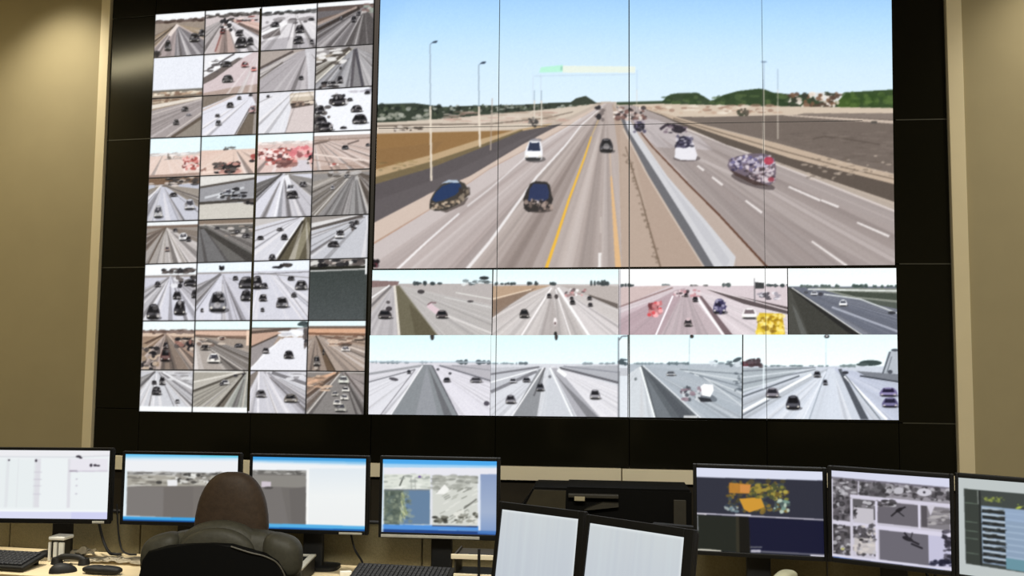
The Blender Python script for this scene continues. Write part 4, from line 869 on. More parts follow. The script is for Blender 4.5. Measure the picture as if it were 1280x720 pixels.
def paint_monitors():
    V, B = (236, 241, 243), (74, 166, 226)
    # 1 spreadsheet page
    q = [(-12, 563), (137, 563.7), (134.5, 648), (-11, 647.5)]
    c = scr(q, 170, 98, V, 1)
    c.rect(-14, 560, 140, 570.5, (236, 236, 240)); c.line([(-14, 571.5), (90, 572), (138, 570)], 1.2, (206, 206, 214), .8)
    for x, w_ in ((9, 4), (22, 1), (46, 8), (86, 4)):
        c.rect(x - w_ / 2, 574, x + w_ / 2, 634, (216, 214, 222), .7)
    c.rect(-14, 575, 44, 634, (228, 235, 236), .5); c.rect(87, 574, 134, 589, (232, 230, 238)); c.line([(86, 589.5), (134, 589)], 1.4, (200, 194, 208), .9); c.line([(86, 589), (96, 589)], 1.5, (150, 140, 156), .8)
    for x, y, rx, ry in ((97, 571.3, 3.4, 1.4), (100, 573, 2, .9), (113, 582, 1.8, 2), (118, 582, 2.2, 1.4), (122, 582.5, 2.4, 1), (44, 576.5, 1.4, 1.7), (10, 576, 1.2, 1)):
        c.ell(x, y, rx, ry, (34, 28, 40), .9)
    for y in (590, 599, 607, 617):
        c.ell(95.5, y, 1.5, .9, (190, 186, 200), .8); c.rect(42, y, 52, y + 1.2, (196, 192, 204), .6)
    c.rect(-14, 637, 140, 639, (246, 250, 250)); c.rect(-14, 639, 140, 650, (218, 220, 243)); c.rect(90, 639, 140, 650, (204, 206, 242), .7)
    MONITORS.append(([-1.961, 3.8, -0.567, 1.914, 0.5, 0.331, 0.511, 0.286], c, 'leftmost wide black monitor showing a white spreadsheet page', (.012, .012, .012, .02), dict(lip=(.38, .48), group=GA, base=(.2, .10), back=.125)))
    # 2 browser with a grey picture
    q = [(156, 568), (297.5, 569.5), (296, 652.5), (154.5, 650.5)]
    c = scr(q, 166, 98, (238, 240, 244), 2)
    c.vgrad(150, 300, [(566, (66, 168, 232)), (570, (110, 196, 238)), (574, (206, 230, 246)), (577, (240, 241, 246))]); c.rect(250, 566, 300, 572, (84, 200, 214), .5)
    c.poly([(159, 590), (300, 591), (300, 594.5), (159, 593.5)], (120, 118, 116)); c.clutter(160, 590, 297, 594, 50, [(170, 168, 164), (78, 76, 74), (206, 206, 204)], (4, .8), .8)
    c.poly([(159, 594), (300, 594.5), (300, 612), (159, 610)], (168, 164, 154)); c.clutter(160, 595, 262, 607, 46, [(206, 204, 196), (128, 124, 116), (96, 92, 88)], (7, 1.2), .6); c.clutter(220, 592, 262, 603, 60, [(236, 236, 232), (140, 136, 130), (60, 58, 56)], (3, 1.4), .8)
    c.poly([(159, 608), (262, 607), (300, 604), (300, 648), (159, 644)], (118, 113, 109)); c.poly([(159, 608), (205, 609), (205, 645), (159, 644)], (126, 122, 120), .8); c.poly([(205, 609), (242, 607), (242, 646), (205, 645)], (112, 107, 104), .8)
    c.poly([(209, 600), (222, 599.5), (222, 607), (210, 607.5)], (236, 236, 238)); c.ell(199, 603, 4, 2, (70, 68, 66)); c.line([(159, 608), (190, 606)], 1.4, (206, 204, 198), .8)
    c.rect(152, 588, 158.8, 650, (226, 238, 244)); c.poly([(152, 645), (300, 646.4), (300, 650.5), (152, 648.6)], (58, 160, 226)); c.poly([(152, 648.6), (300, 650.5), (300, 655), (152, 653)], (20, 60, 120))
    MONITORS.append(([-1.385, 3.75, -0.571, 5.45, 0.5, 0.239, 0.494, 0.277], c, 'wide black monitor showing a blue bordered page, half hidden by the chair headrest', (.013, .013, .012, .016), dict(group=GA)))
    # 3 half white page
    q = [(315.5, 571), (457, 573.5), (456.5, 663.5), (314.5, 660)]
    c = scr(q, 166, 106, (240, 243, 246), 3)
    c.poly([(310, 568), (460, 570), (460, 581), (310, 577)], B); c.poly([(310, 568), (460, 570), (460, 576), (310, 573)], (60, 150, 220), .6); c.poly([(310, 575), (460, 578), (460, 583), (310, 579)], (190, 222, 244), .6)
    c.poly([(314, 588), (383, 588.5), (383, 594.5), (314, 593.5)], (130, 128, 124)); c.clutter(315, 589, 382, 594, 26, [(190, 188, 184), (84, 82, 80)], (4, .8), .8)
    c.poly([(314, 593), (383, 594), (383.5, 656), (314, 654)], (112, 108, 105)); c.poly([(314, 594), (383, 595), (383, 610), (314, 608)], (150, 147, 141), .7); c.poly([(318, 610), (352, 609), (362, 656), (318, 654)], (122, 118, 116), .6); c.poly([(362, 612), (383, 608), (383, 656), (366, 656)], (104, 100, 98), .7)
    c.poly([(327, 602), (339, 602.5), (339, 609), (327, 609)], (206, 196, 206)); c.ell(336, 610, 6, 1.6, (70, 66, 66), .8)
    c.rect(383.5, 588, 386.5, 657, (250, 250, 248)); c.rect(386.5, 586, 458, 657, (232, 238, 242)); c.ell(395, 587, 5, .8, (190, 194, 198)); c.vgrad(387, 458, [(586, (226, 234, 240)), (620, (240, 243, 243)), (657, (238, 240, 240))])
    c.poly([(312, 653.5), (384, 655), (460, 657), (460, 663), (312, 660)], (86, 176, 230)); c.poly([(312, 658), (460, 661), (460, 668), (312, 664)], (24, 88, 160))
    MONITORS.append(([-0.825, 3.65, -0.572, 6.534, 0.5, 0.263, 0.479, 0.289], c, 'wide black monitor whose right half is a blank white page', (.013, .014, .012, .016), dict(lip=(.28, .48), group=GA)))
    # 4 two map pictures
    q = [(478.5, 574.5), (621, 576.5), (620, 669), (477, 665)]
    c = scr(q, 168, 110, (226, 228, 236), 4)
    c.poly([(470, 570), (625, 572), (625, 583), (470, 581)], (74, 168, 236)); c.poly([(470, 580), (625, 582), (625, 589), (470, 586)], (150, 206, 244), .8); c.rect(470, 585, 625, 594, (232, 232, 240))
    c.rect(480, 593.5, 538.5, 657, (222, 226, 217)); c.line([(500, 608), (505, 596)], 1.5, (70, 74, 70)); c.clutter(481, 593, 538, 612, 46, [(196, 202, 194), (240, 242, 236), (150, 156, 150)], (4, 1), .7); c.ell(525, 596.5, 2, 1.4, (90, 60, 140), .8)
    for x in (514, 519):
        c.line([(x, 598), (x + 1, 612)], .9, (150, 150, 146), .7)
    c.rect(480.5, 612.5, 538, 655.5, (102, 130, 160)); c.poly([(480.5, 612.5), (505, 613), (500, 656), (480.5, 655)], (98, 110, 100)); c.rect(480.5, 612, 538, 613.6, (120, 124, 130), .8)
    c.clutter(481, 616, 515, 654, 80, [(72, 84, 76), (130, 140, 122), (160, 170, 150), (84, 100, 100)], (3, 2), .5)
    for _ in range(60):
        t = c.r.rand(); x = 502 + 1 + 8 * (c.r.rand() - .4) * (0.3 + t)
        c.line([(x, 616 + 34 * t), (x + 2.5, 621 + 34 * t)], .9, [(176, 186, 130), (206, 212, 170), (120, 132, 96)][c.r.randint(3)], .7)
    c.rect(541, 595, 597, 657.5, (212, 214, 207)); c.clutter(541, 595, 597, 612, 60, [(150, 152, 144), (120, 122, 116), (180, 182, 174)], (5, 1.6), .6)
    for k in range(46):
        x, y = 541 + 56 * c.r.rand(), 612 + 44 * c.r.rand()
        c.line([(x, y), (x + 7, y - 3.4)], 1.1, [(150, 152, 142), (240, 241, 234), (104, 106, 98)][k % 3], .7)
    c.poly([(545, 618), (556, 606), (562, 612), (556, 618)], (244, 244, 240)); c.clutter(543, 645, 558, 653, 20, [(60, 60, 54), (120, 120, 110)], (3, 1.4)); c.clutter(570, 640, 597, 653, 34, [(70, 70, 62), (150, 150, 140), (230, 230, 222)], (3, 1.6)); c.line([(580, 636), (596, 624)], 2, (80, 80, 74), .7)
    c.rect(597.5, 594, 600.5, 668, (228, 234, 244)); c.vgrad(600.5, 622, [(593, (140, 158, 194)), (640, (162, 178, 206)), (666, (130, 156, 200))])
    c.poly([(475, 655.5), (598, 657.5), (598, 663.5), (475, 661.5)], (82, 146, 220)); c.line([(541, 657.2), (597, 658.4)], 1.2, (40, 48, 80)); c.poly([(475, 661.2), (625, 664.5), (625, 669), (475, 665.6)], (30, 66, 130)); c.poly([(597, 663), (625, 664), (625, 668), (597, 667)], (70, 120, 190))
    c.rect(476, 580, 479.8, 667, (206, 224, 238), .8)
    MONITORS.append(([-0.283, 3.55, -0.564, 6.631, 1.5, 0.23, 0.461, 0.285], c, 'black monitor showing two grey map pictures under a blue bar', (.012, .014, .014, .022), dict(group=GA, lip=(-.5, .36), base=(.2, .1), back=.08)))
    # 5 dark map
    q = [(869.5, 585), (1029, 589.5), (1029, 696), (873, 688)]
    c = scr(q, 188, 126, (40, 42, 56), 5)
    c.poly([(865, 582), (1035, 587), (1035, 601), (865, 597)], (218, 222, 240)); c.poly([(865, 597), (1035, 601), (1035, 651), (865, 643)], (44, 46, 60))
    c.clutter(912, 602, 985, 641, 150, [(120, 98, 40), (80, 72, 40), (52, 54, 54), (150, 120, 46), (66, 76, 74)], (3, 2.2), .75)
    c.poly([(912, 604), (940, 606), (938, 618), (912, 617)], (192, 130, 48), .9); c.poly([(926, 606), (939, 607), (938, 617), (926, 616)], (208, 138, 70)); c.poly([(925, 624), (952, 622), (957, 634), (950, 637), (938, 641), (931, 637)], (206, 150, 52)); c.clutter(965, 608, 984, 626, 26, [(180, 166, 76), (130, 128, 56), (80, 80, 50)], (2.4, 1.8)); c.clutter(968, 626, 986, 641, 26, [(120, 150, 140), (190, 206, 190), (70, 84, 84)], (2.4, 2)); c.clutter(908, 628, 922, 640, 18, [(110, 130, 140), (160, 170, 170), (50, 60, 74)], (2.4, 2)); c.clutter(940, 605, 970, 622, 36, [(120, 110, 50), (70, 76, 50), (160, 140, 60)], (3, 2.4))
    c.poly([(865, 641), (1035, 649.5), (1035, 651), (865, 642.6)], (196, 192, 206)); c.poly([(869, 642), (884, 642.6), (884, 644), (869, 643.2)], (236, 230, 236)); c.line([(920, 643.6), (940, 644.5)], 1.8, (226, 224, 232))
    c.poly([(870, 644), (924, 646.5), (924, 690), (872, 688)], (31, 35, 30)); c.line([(872.5, 645), (873.5, 664)], 1.2, (150, 150, 156)); c.poly([(924, 646), (938, 647), (939, 693), (925, 691)], (14, 13, 11)); c.poly([(921, 646), (925, 646), (926, 691), (922, 691)], (48, 46, 36)); c.poly([(937, 647), (1035, 652), (1035, 694), (940, 690)], (15, 18, 48))
    c.poly([(873, 686), (888, 686.6), (903, 688), (903, 690), (873, 688.6)], (206, 202, 190)); c.line([(940, 688.5), (1030, 693.5)], 2.2, (96, 96, 110)); c.rect(940, 687, 952, 690.5, (190, 188, 200), .9); c.line([(1012, 694), (1030, 695)], 2.4, (200, 198, 210)); c.rect(939, 683, 954, 685, (110, 110, 116), .8)
    MONITORS.append(([0.878, 3.15, -0.541, 12.218, 1.2, 0.148, 0.429, 0.289], c, 'black monitor showing a small orange map on dark navy', (.013, .015, .014, .016), dict(group=GB)))
    # 6 grey map tiles
    q = [(1039.5, 589.5), (1187.5, 596.7), (1188, 714.5), (1040, 696)]
    c = scr(q, 176, 140, (206, 202, 218), 6)
    def sk(x, y): return y + (x - 1040) * 0.07 * (1 + (y - 590) / 120)
    def R(x0, y0, x1, y1, col, a=1.0): c.poly([(x0, sk(x0, y0)), (x1, sk(x1, y0)), (x1, sk(x1, y1)), (x0, sk(x0, y1))], col, a)
    R(1036, 585, 1192, 597.5, (214, 216, 236)); R(1036, 597.5, 1192, 600, (120, 116, 128))
    G = [(60, 58, 62), (86, 82, 88), (126, 122, 128), (196, 194, 200), (44, 42, 46)]
    R(1041, 600, 1192, 692, (198, 194, 208)); R(1041, 600, 1066, 650, (96, 92, 98)); R(1041, 656, 1065, 691, (84, 80, 84)); R(1041, 600, 1074, 619, (112, 108, 114)); R(1076, 600, 1110, 618, (96, 94, 98)); R(1110, 600, 1192, 618, (150, 146, 154))
    for x0, y0, x1, y1, n in ((1041, 600, 1072, 622, 60), (1077, 601, 1110, 615, 40), (1108, 600, 1187, 614, 120), (1041, 622, 1064, 650, 50), (1042, 656, 1064, 690, 60), (1067, 654, 1096, 690, 80), (1150, 604, 1188, 616, 20)):
        for _ in range(n):
            x, y = x0 + (x1 - x0) * c.r.rand(), y0 + (y1 - y0) * c.r.rand()
            c.ell(x, sk(x, y), 1.2 + 3.6 * c.r.rand(), 1 + 2.4 * c.r.rand(), G[c.r.randint(5)], .75, n=8)
    c.ell(1126, sk(1126, 607), 6, 4.4, (190, 188, 196)); c.ell(1157, sk(1157, 606), 9, 5, (206, 204, 214)); c.ell(1157, sk(1157, 606), 1.6, 1.6, (60, 58, 66))
    R(1064, 617, 1192, 621, (212, 208, 224)); R(1067, 622, 1096, 645, (92, 90, 94)); R(1069, 632, 1094, 650, (196, 192, 200)); c.clutter(1067, 634, 1072, 652, 12, G, (2, 2)); c.clutter(1080, 628, 1096, 636, 12, G, (3, 2))
    R(1098, 622, 1150, 648, (104, 100, 108)); c.clutter(1098, 626, 1120, 633, 26, G, (4, 1.6)); c.line([(1116, 646), (1124, 639), (1134, 634)], 2, (34, 32, 38)); c.line([(1122, 638), (1132, 646)], 1.5, (36, 34, 40)); c.ell(1126, 638, 5, 2.4, (30, 28, 34), rot=-.5)
    R(1152, 622, 1187, 648, (128, 124, 130)); R(1153, 622, 1160, 647, (84, 80, 86)); c.clutter(1164, 638, 1187, 656, 30, [(150, 146, 150), (176, 172, 174), (104, 100, 104)], (5, 1.4)); c.poly([(1160, 632), (1170, 631), (1164, 645)], (206, 202, 214))
    R(1041, 651, 1097, 655, (214, 210, 226)); R(1064, 622, 1067.5, 692, (206, 202, 216)); R(1096, 622, 1099, 694, (218, 214, 232)); R(1149, 621, 1152, 650, (218, 214, 232)); R(1036, 600, 1041.5, 694, (206, 202, 216))
    R(1069, 668, 1096, 686, (196, 190, 190)); c.clutter(1069, 656, 1096, 692, 46, G + [(216, 208, 204)], (3, 2.2), .7); c.ell(1078, 675, 3, 1.5, (50, 48, 50)); c.ell(1054, 686, 2.4, 1.6, (190, 186, 120))
    R(1101, 656, 1161, 694, (106, 103, 113)); R(1099, 651, 1192, 656, (216, 212, 230)); c.ell(1136, 674, 7, 2.6, (34, 32, 40), rot=.35); c.line([(1132, 666), (1138, 675), (1150, 681)], 2.6, (38, 36, 44)); c.line([(1142, 666), (1140, 673)], 1.4, (50, 48, 56)); c.line([(1140, 680), (1154, 686)], 2.4, (36, 34, 42))
    R(1161, 656, 1188, 700, (196, 194, 218)); c.clutter(1180, 664, 1190, 704, 34, [(44, 42, 54), (90, 86, 100)], (3, 2)); c.line([(1178, 668), (1186, 682)], 2, (44, 42, 54)); c.clutter(1163, 701, 1188, 708, 26, [(24, 26, 48), (70, 70, 90)], (3, 1.6))
    R(1036, 691.6, 1192, 694.8, (216, 214, 232)); R(1036, 694.8, 1192, 702, (30, 34, 62)); R(1042, 695, 1066, 699.5, (38, 78, 148)); R(1160, 695, 1187, 701, (40, 84, 160))
    MONITORS.append(([1.251, 2.95, -0.527, 29.886, 3.0, 0.021, 0.361, 0.288], c, 'black monitor filled with grey aerial map tiles', (.013, .013, .016, .016), dict(group=GB)))
    # 7 list page
    q = [(1198, 598.5), (1345, 609.5), (1347, 735), (1196, 718)]
    c = scr(q, 170, 140, (196, 203, 202), 7)
    def sk(x, y): return y + (x - 1198) * 0.075 * (1 + (y - 600) / 130)
    c.poly([(1190, 590), (1350, 600), (1350, 740), (1190, 730)], (190, 197, 197)); R2 = lambda x0, y0, x1, y1, col, a=1.0: c.poly([(x0, sk(x0, y0)), (x1, sk(x1, y0)), (x1, sk(x1, y1)), (x0, sk(x0, y1))], col, a)
    R2(1205, 612, 1340, 704, (62, 68, 66)); R2(1206, 613, 1224, 703, (54, 60, 56)); R2(1224, 613, 1226.5, 703, (34, 38, 38)); R2(1222.4, 613, 1223.8, 630, (150, 156, 150), .8)
    for y in (629, 652, 663, 672, 690):
        R2(1206, y, 1222, y + 1, (110, 126, 112), .8)
    c.clutter(1228, 623, 1256, 630, 40, [(126, 138, 66), (146, 156, 76), (86, 98, 64)], (1.6, .9), .8); c.clutter(1272, 632, 1284, 637, 10, [(176, 186, 76), (120, 140, 60)], (2, 1.1), .85)
    R2(1227, 631, 1340, 700, (140, 160, 184))
    y = 633
    while y < 698:
        R2(1228, y, 1257, y + 1.6, (190, 200, 206), .9); R2(1228, y + 2.2, 1257, y + 6.2, (38, 42, 44)); R2(1257, y + 3, 1290, y + 5, (164, 184, 206), .7)
        c.clutter(1229, sk(1242, y + 2), 1256, sk(1242, y + 6), 8, [(70, 76, 80), (26, 28, 30)], (4, .8), .6); y += 7.4
    R2(1257, 631, 1290, 646, (150, 172, 202), .6); R2(1257, 690, 1340, 703, (104, 146, 160))
    MONITORS.append(([1.560, 2.755, -0.527, 35.12, 6.0, -0.035, 0.321, 0.298], c, 'black monitor at the right edge showing a dark striped list page', (.0105, .012, .016, .016), dict(group=GB)))
    # 8, 9 the pair of blank tilted monitors
    for n, (pose, lab) in enumerate((([0.078, 2.75, -0.618, 34.543, 10.071, 0.12, 0.28, 0.26], 'left one of the two tilted monitors with blank pale grey screens'),
                                     ([0.337, 2.5, -0.615, 38.551, 11.397, -0.094, 0.304, 0.26], 'right one of the two tilted monitors with blank pale grey screens'))):
        c = Canvas([(0, 0), (1, 0), (1, 1), (0, 1)], 90, 80, 3, (198, 204, 210), 30 + n)
        c.vgrad(0, 1, [(0, (203, 209, 212)), (.4, (197, 204, 211)), (1, (190, 198, 208))])
        for _ in range(40):
            x = c.r.rand()
            c.rect(x, 0, x + .02, 1, [(206, 216, 220), (188, 196, 206)][c.r.randint(2)], .18)
        c.rect(0, 0, 1, .022, (226, 232, 234)); c.rect(.975, 0, 1, 1, (222, 228, 230), .8)
        MONITORS.append((pose, c, lab, (.014, .022 if n == 0 else .03, .024, .02), dict(group='pair of blank tilted monitors', base=(.18, .12), back=.09, neck_w=.07)))


paint_monitors()

# ------------------------------------------------------------------ the room
CEIL = 4.40
YL, YM = math.radians(11.58), math.radians(5.65)
SEAM = Vector((-0.8425, 5.3537, 0.0))        # the corner where the two halves of the video wall meet


def frame(origin, yaw):
    mm = Matrix.Rotation(-yaw, 4, 'Z')
    mm.translation = origin
    return mm


FL, FM = frame(SEAM, YL), frame(SEAM, YM)


def bx(x0, x1, y0, y1, z0, z1, mat=None, bev=0.0):
    return box(((x0 + x1) / 2, (y0 + y1) / 2, (z0 + z1) / 2), (x1 - x0, y1 - y0, z1 - z0), bev, 2, mat)


VB, VT = EYE - 0.652, EYE + 2.50              # bottom and top of the video wall
struct('wall_left', bx(-4.2, -1.955, 0, 0.40, 0, CEIL, FL), M['wall'])
struct('wall_right', bx(3.468, 5.6, 0, 0.40, 0, CEIL, FM), M['wall'])
bm = bx(-1.95, 0.03, 0.27, 0.40, 0, CEIL, FL)
add_box(bm, (1.72, 0.335, CEIL / 2), (3.48, 0.13, CEIL), mat=FM)
struct('wall_front', bm, M['low_wall'])
bm = bx(-1.95, 0.0, 0.0, 0.25, VT + 0.01, CEIL, FL)
add_box(bm, (1.73, 0.125, (VT + 0.01 + CEIL) / 2), (3.45, 0.25, CEIL - VT - 0.01), mat=FM)
struct('wall_top', bm, M['wall'])
bm = bx(-1.88, 0.0, 0.02, 0.25, 0, VB - 0.1, FL)
add_box(bm, (1.69, 0.135, (VB - 0.1) / 2), (3.37, 0.23, VB - 0.1), mat=FM)
struct('wall_bottom', bm, M['low_wall'])
struct('trim_1', bx(-1.955, -1.888, -0.022, 0.25, 0, CEIL, FL, 0.004), M['casing'])
struct('trim_2', bx(3.382, 3.468, -0.022, 0.25, 0, CEIL, FM, 0.004), M['casing'])
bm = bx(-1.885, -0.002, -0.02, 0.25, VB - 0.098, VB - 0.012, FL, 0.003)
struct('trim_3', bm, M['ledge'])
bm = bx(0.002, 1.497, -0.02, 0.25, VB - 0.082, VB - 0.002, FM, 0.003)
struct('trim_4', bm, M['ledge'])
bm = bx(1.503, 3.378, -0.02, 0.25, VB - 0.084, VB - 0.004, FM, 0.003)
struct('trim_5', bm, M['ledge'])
struct('floor', bx(-5.2, 5.2, -4.2, 6.6, -0.1, 0), M['floor'])
struct('ceiling', bx(-5.2, 5.2, -4.2, 6.6, CEIL, CEIL + 0.1), M['ceiling'])
struct('wall_back', bx(-5.2, 5.2, -4.3, -4.2, 0, CEIL), M['wall'])
struct('wall_west', bx(-5.2, -5.1, -4.2, 6.6, 0, CEIL), M['wall'])
struct('wall_east', bx(5.1, 5.2, -4.2, 6.6, 0, CEIL), M['wall'])

# ------------------------------------------------------------------ the video wall
VW = thing('video_wall', 'large black video wall showing many highway camera pictures above the desks', 'video wall', (SEAM.x, SEAM.y, VB))
LL, LM = Matrix.Rotation(-YL, 4, 'Z'), Matrix.Rotation(-YM, 4, 'Z')
ZR = [0.0, 0.287, 1.197, 2.042, 2.867, VT - VB]
for fm, xs in ((LL, [-1.885, -1.562, -0.79, -0.0015]), (LM, [0.0015, 0.755, 1.545, 2.332, 3.066, 3.378])):
    for xa, xb in zip(xs, xs[1:]):
        for za, zb in zip(ZR, ZR[1:]):
            obj('display_panel', bx(xa + 0.0015, xb - 0.0015, 0.0, 0.25, za + 0.0015, zb - 0.0015, fm, 0.002), M['panel'], VW)
for fm, xa, xb, zs in ((LL, -1.87, -1.565, (1.197, 2.042)), (LM, 3.09, 3.372, (0.287, 1.197, 2.042))):
    for z in zs:
        obj('panel_seam', bx(xa, xb, -0.002, 0.004, z - 0.003, z + 0.003, fm), M['seam'], VW)


def wall_point(px, py, left):
    n = Vector((math.sin(YL), math.cos(YL), 0)) if left else Vector((math.sin(YM), math.cos(YM), 0))
    d = ray(px, py)
    o_ = Vector((SEAM.x, SEAM.y, EYE)) - CAM
    return CAM + d * (n.dot(o_) / n.dot(d)) - n * 0.005 - Vector((SEAM.x, SEAM.y, VB))


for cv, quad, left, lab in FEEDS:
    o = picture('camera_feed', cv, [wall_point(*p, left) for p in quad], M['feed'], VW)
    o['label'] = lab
# the dark joints between the lit panels
for xa in (0.755, 1.545, 2.332):
    k = {0.755: 0.0020, 1.545: 0.0030, 2.332: 0.0011}[xa]
    obj('panel_seam', bx(xa - k, xa + k, -0.008, 0.0, 0.29, 2.88, LM), M['seam_lit'], VW)
obj('panel_seam', bx(0.01, 2.9, -0.008, 0.0, 2.0385, 2.0412, LM), M['seam_lit'], VW)
obj('panel_seam', bx(-0.812, -0.796, -0.008, 0.0, 0.29, 2.86, LL), M['seam'], VW)

# ------------------------------------------------------------------ desks
DZ = 0.76
YA, YB = math.radians(10), math.radians(24)
A0 = Vector((-2.05, 3.53, 0))
DA = thing('operator_desk', 'long pale wooden desk along the left under the four wide monitors', 'desk', A0, -YA, 'operator desks')
obj('worktop', bx(-1.1, 2.24, 0.069, 0.50, DZ - 0.03, DZ, None, 0.004), M['desk'], DA)
obj('edge_band', bx(-1.1, 2.24, 0.065, 0.069, DZ - 0.03, DZ - 0.001, None, 0.001), M['desk_edge'], DA)
for xa, xb in ((-1.1, -0.32), (-0.315, 0.33), (0.335, 0.98), (0.985, 1.62), (1.625, 2.24)):
    pn = obj('back_panel', bx(xa, xb, 0.502, 0.535, 0.0, EYE - 0.716, None, 0.004), M['fabric'], DA)
    obj('darkening_cap', bx(xa, xb, 0.500, 0.537, EYE - 0.716, EYE - 0.708, None, 0.002), M['plastic2'], pn)  # dark strip added so that no lit top edge shows
for xa in (-1.06, 0.55, 2.16):
    obj('leg', bx(xa, xa + 0.04, 0.10, 0.48, 0.0, DZ - 0.031, None, 0.004), M['steel'], DA)

B0 = Vector((0.97, 3.35, 0))
DB = thing('operator_desk', 'pale wooden desk on the right under the dark map monitor', 'desk', B0, -YB, 'operator desks')
obj('worktop', bx(-0.45, 1.9, -0.60, 0.0, DZ - 0.03, DZ, None, 0.004), M['desk'], DB)
obj('edge_band', bx(-0.45, 1.9, -0.604, -0.60, DZ - 0.03, DZ - 0.001, None, 0.001), M['desk_edge'], DB)
for xa, xb in ((-0.45, 0.2), (0.205, 1.0), (1.005, 1.9)):
    pn = obj('back_panel', bx(xa, xb, 0.003, 0.035, 0.0, EYE - 0.666, None, 0.004), M['fabric'], DB)
    obj('darkening_cap', bx(xa, xb, 0.001, 0.037, EYE - 0.666, EYE - 0.658, None, 0.002), M['plastic2'], pn)  # same added dark strip, keeping the panel tops from catching light
for xa in (-0.42, 0.7, 1.84):
    obj('leg', bx(xa, xa + 0.04, -0.56, -0.03, 0.0, DZ - 0.031, None, 0.004), M['steel'], DB)

YC = math.radians(36)
DC = thing('side_desk', 'small desk under the pair of tilted blank monitors', 'desk', (0.23, 2.66, 0), -YC)
obj('worktop', bx(-0.42, 0.42, -0.22, 0.19, DZ - 0.03, DZ, None, 0.004), M['desk'], DC)
for xa in (-0.4, 0.36):
    for ya in (-0.2, 0.13):
        obj('leg', bx(xa, xa + 0.04, ya, ya + 0.04, 0.0, DZ - 0.031, None, 0.004), M['steel'], DC)


# ------------------------------------------------------------------ monitors
def ring(x, z, t, y0, y1, bev=0.003):
    """A rectangular frame: opening 2x by 2z, bars t = (left, right, top, bottom) wide."""
    bm = bmesh.new()
    l, r, tp, bt = t
    add_box(bm, (-x - l / 2, (y0 + y1) / 2, (tp - bt) / 2), (l, y1 - y0, 2 * z + tp + bt), bev)
    add_box(bm, (x + r / 2, (y0 + y1) / 2, (tp - bt) / 2), (r, y1 - y0, 2 * z + tp + bt), bev)
    add_box(bm, (0, (y0 + y1) / 2, z + tp / 2), (2 * x + 0.002, y1 - y0, tp), bev)
    add_box(bm, (0, (y0 + y1) / 2, -z - bt / 2), (2 * x + 0.002, y1 - y0, bt), bev)
    return bm


def monitor(pose, cv, label, bez, group=None, base=(0.22, 0.12), back=0.085, neck_w=0.085, lip=None):
    x, y, z, yaw, tilt, roll, w, h = pose
    yw, tl, rl = math.radians(yaw), math.radians(tilt), math.radians(roll)
    zc = EYE + z - DZ
    t = thing('computer_monitor', label, 'monitor', (x, y, DZ), -yw, group)
    H = Matrix.Translation((0, 0, zc)) @ Matrix.Rotation(-tl, 4, 'X') @ Matrix.Rotation(-rl, 4, 'Y')
    l, r, tp, bt = bez
    def head(name, bm, mat, par=t):
        bmesh.ops.transform(bm, matrix=H, verts=bm.verts)
        return obj(name, bm, mat, par)
    bz = head('bezel', ring(w / 2, h / 2, bez, -0.004, 0.018), M['plastic'])
    bm = bx(-w / 2 - l + 0.004, w / 2 + r - 0.004, 0.018, 0.042, -h / 2 - bt + 0.004, h / 2 + tp - 0.004, None, 0.008)
    add_box(bm, (0, 0.052, 0), (w * 0.62, 0.03, h * 0.66), 0.01)
    head('back_cover', bm, M['plastic2'])
    if lip:  # pale strip standing in for a highlight along the bezel bottom
        head('bezel_highlight', bx(lip[0] * w, lip[1] * w, -0.007, -0.003, -h / 2 - bt * 0.85, -h / 2 - bt * 0.35, None, 0.0012), M['silver'])
    cs = [H @ Vector(p) for p in ((-w / 2, 0.001, h / 2), (w / 2, 0.001, h / 2), (w / 2, 0.001, -h / 2), (-w / 2, 0.001, -h / 2))]
    picture('screen', cv, cs, M['screen'], t)
    bm = bmesh.new()
    zt = zc - h * 0.15
    add_box(bm, (0, back, zt / 2 + 0.006), (neck_w, 0.03, zt), 0.008)
    obj('stand_neck', bm, M['plastic2'], t)
    pts = []
    for k in range(40):
        a = 2 * PI * k / 40
        pts.append((base[0] / 2 * math.copysign(abs(math.cos(a)) ** 0.5, math.cos(a)), back + base[1] / 2 * math.copysign(abs(math.sin(a)) ** 0.5, math.sin(a))))
    bm = bmesh.new()
    add_prism(bm, pts, 0.0005, 0.014)
    obj('stand_base', bm, M['plastic2'], t)
    return t


for pose, cv, label, bez, kw in MONITORS:
    monitor(pose, cv, label, bez, **kw)


# ------------------------------------------------------------------ the office chair in front of the left desk
CH = thing('office_chair', 'black padded office chair with a domed brown headrest at the left desk', 'chair', (-0.985, 2.98, 0), 0.02)
outline = [(-.20, .55), (-.243, .70), (-.25, .90), (-.243, .955), (-.222, .985), (-.16, 1.003), (-.08, 1.012), (0, 1.015), (.06, 1.012),
           (.12, .992), (.17, .978), (.21, .955), (.235, .915), (.245, .87), (.245, .70), (.20, .55)]
bm = bmesh.new()
vs = add_prism(bm, outline, 0.0, 0.035)
for v in vs:
    x_, z_, d_ = v.co.x, v.co.y, v.co.z
    v.co = (x_, -0.02 + d_ + 0.5 * x_ * x_ + 0.06 * (z_ - 0.7), z_)
es = [e for e in bm.edges if len(e.link_faces) == 2 and any(len(f.verts) > 4 for f in e.link_faces)]
bmesh.ops.bevel(bm, geom=es, offset=0.008, segments=3, profile=0.5, affect='EDGES')
sh = obj('back_shell', bm, M['shell'], CH, angle=50)
bm = bmesh.new()
add_tube(bm, spline([(x_, -0.024 + 0.5 * x_ * x_ + 0.06 * (z_ - 0.7), z_ - 0.004) for x_, z_ in outline[8:14]], 6), 0.0028, 8)
obj('piping', bm, M['piping'], sh)


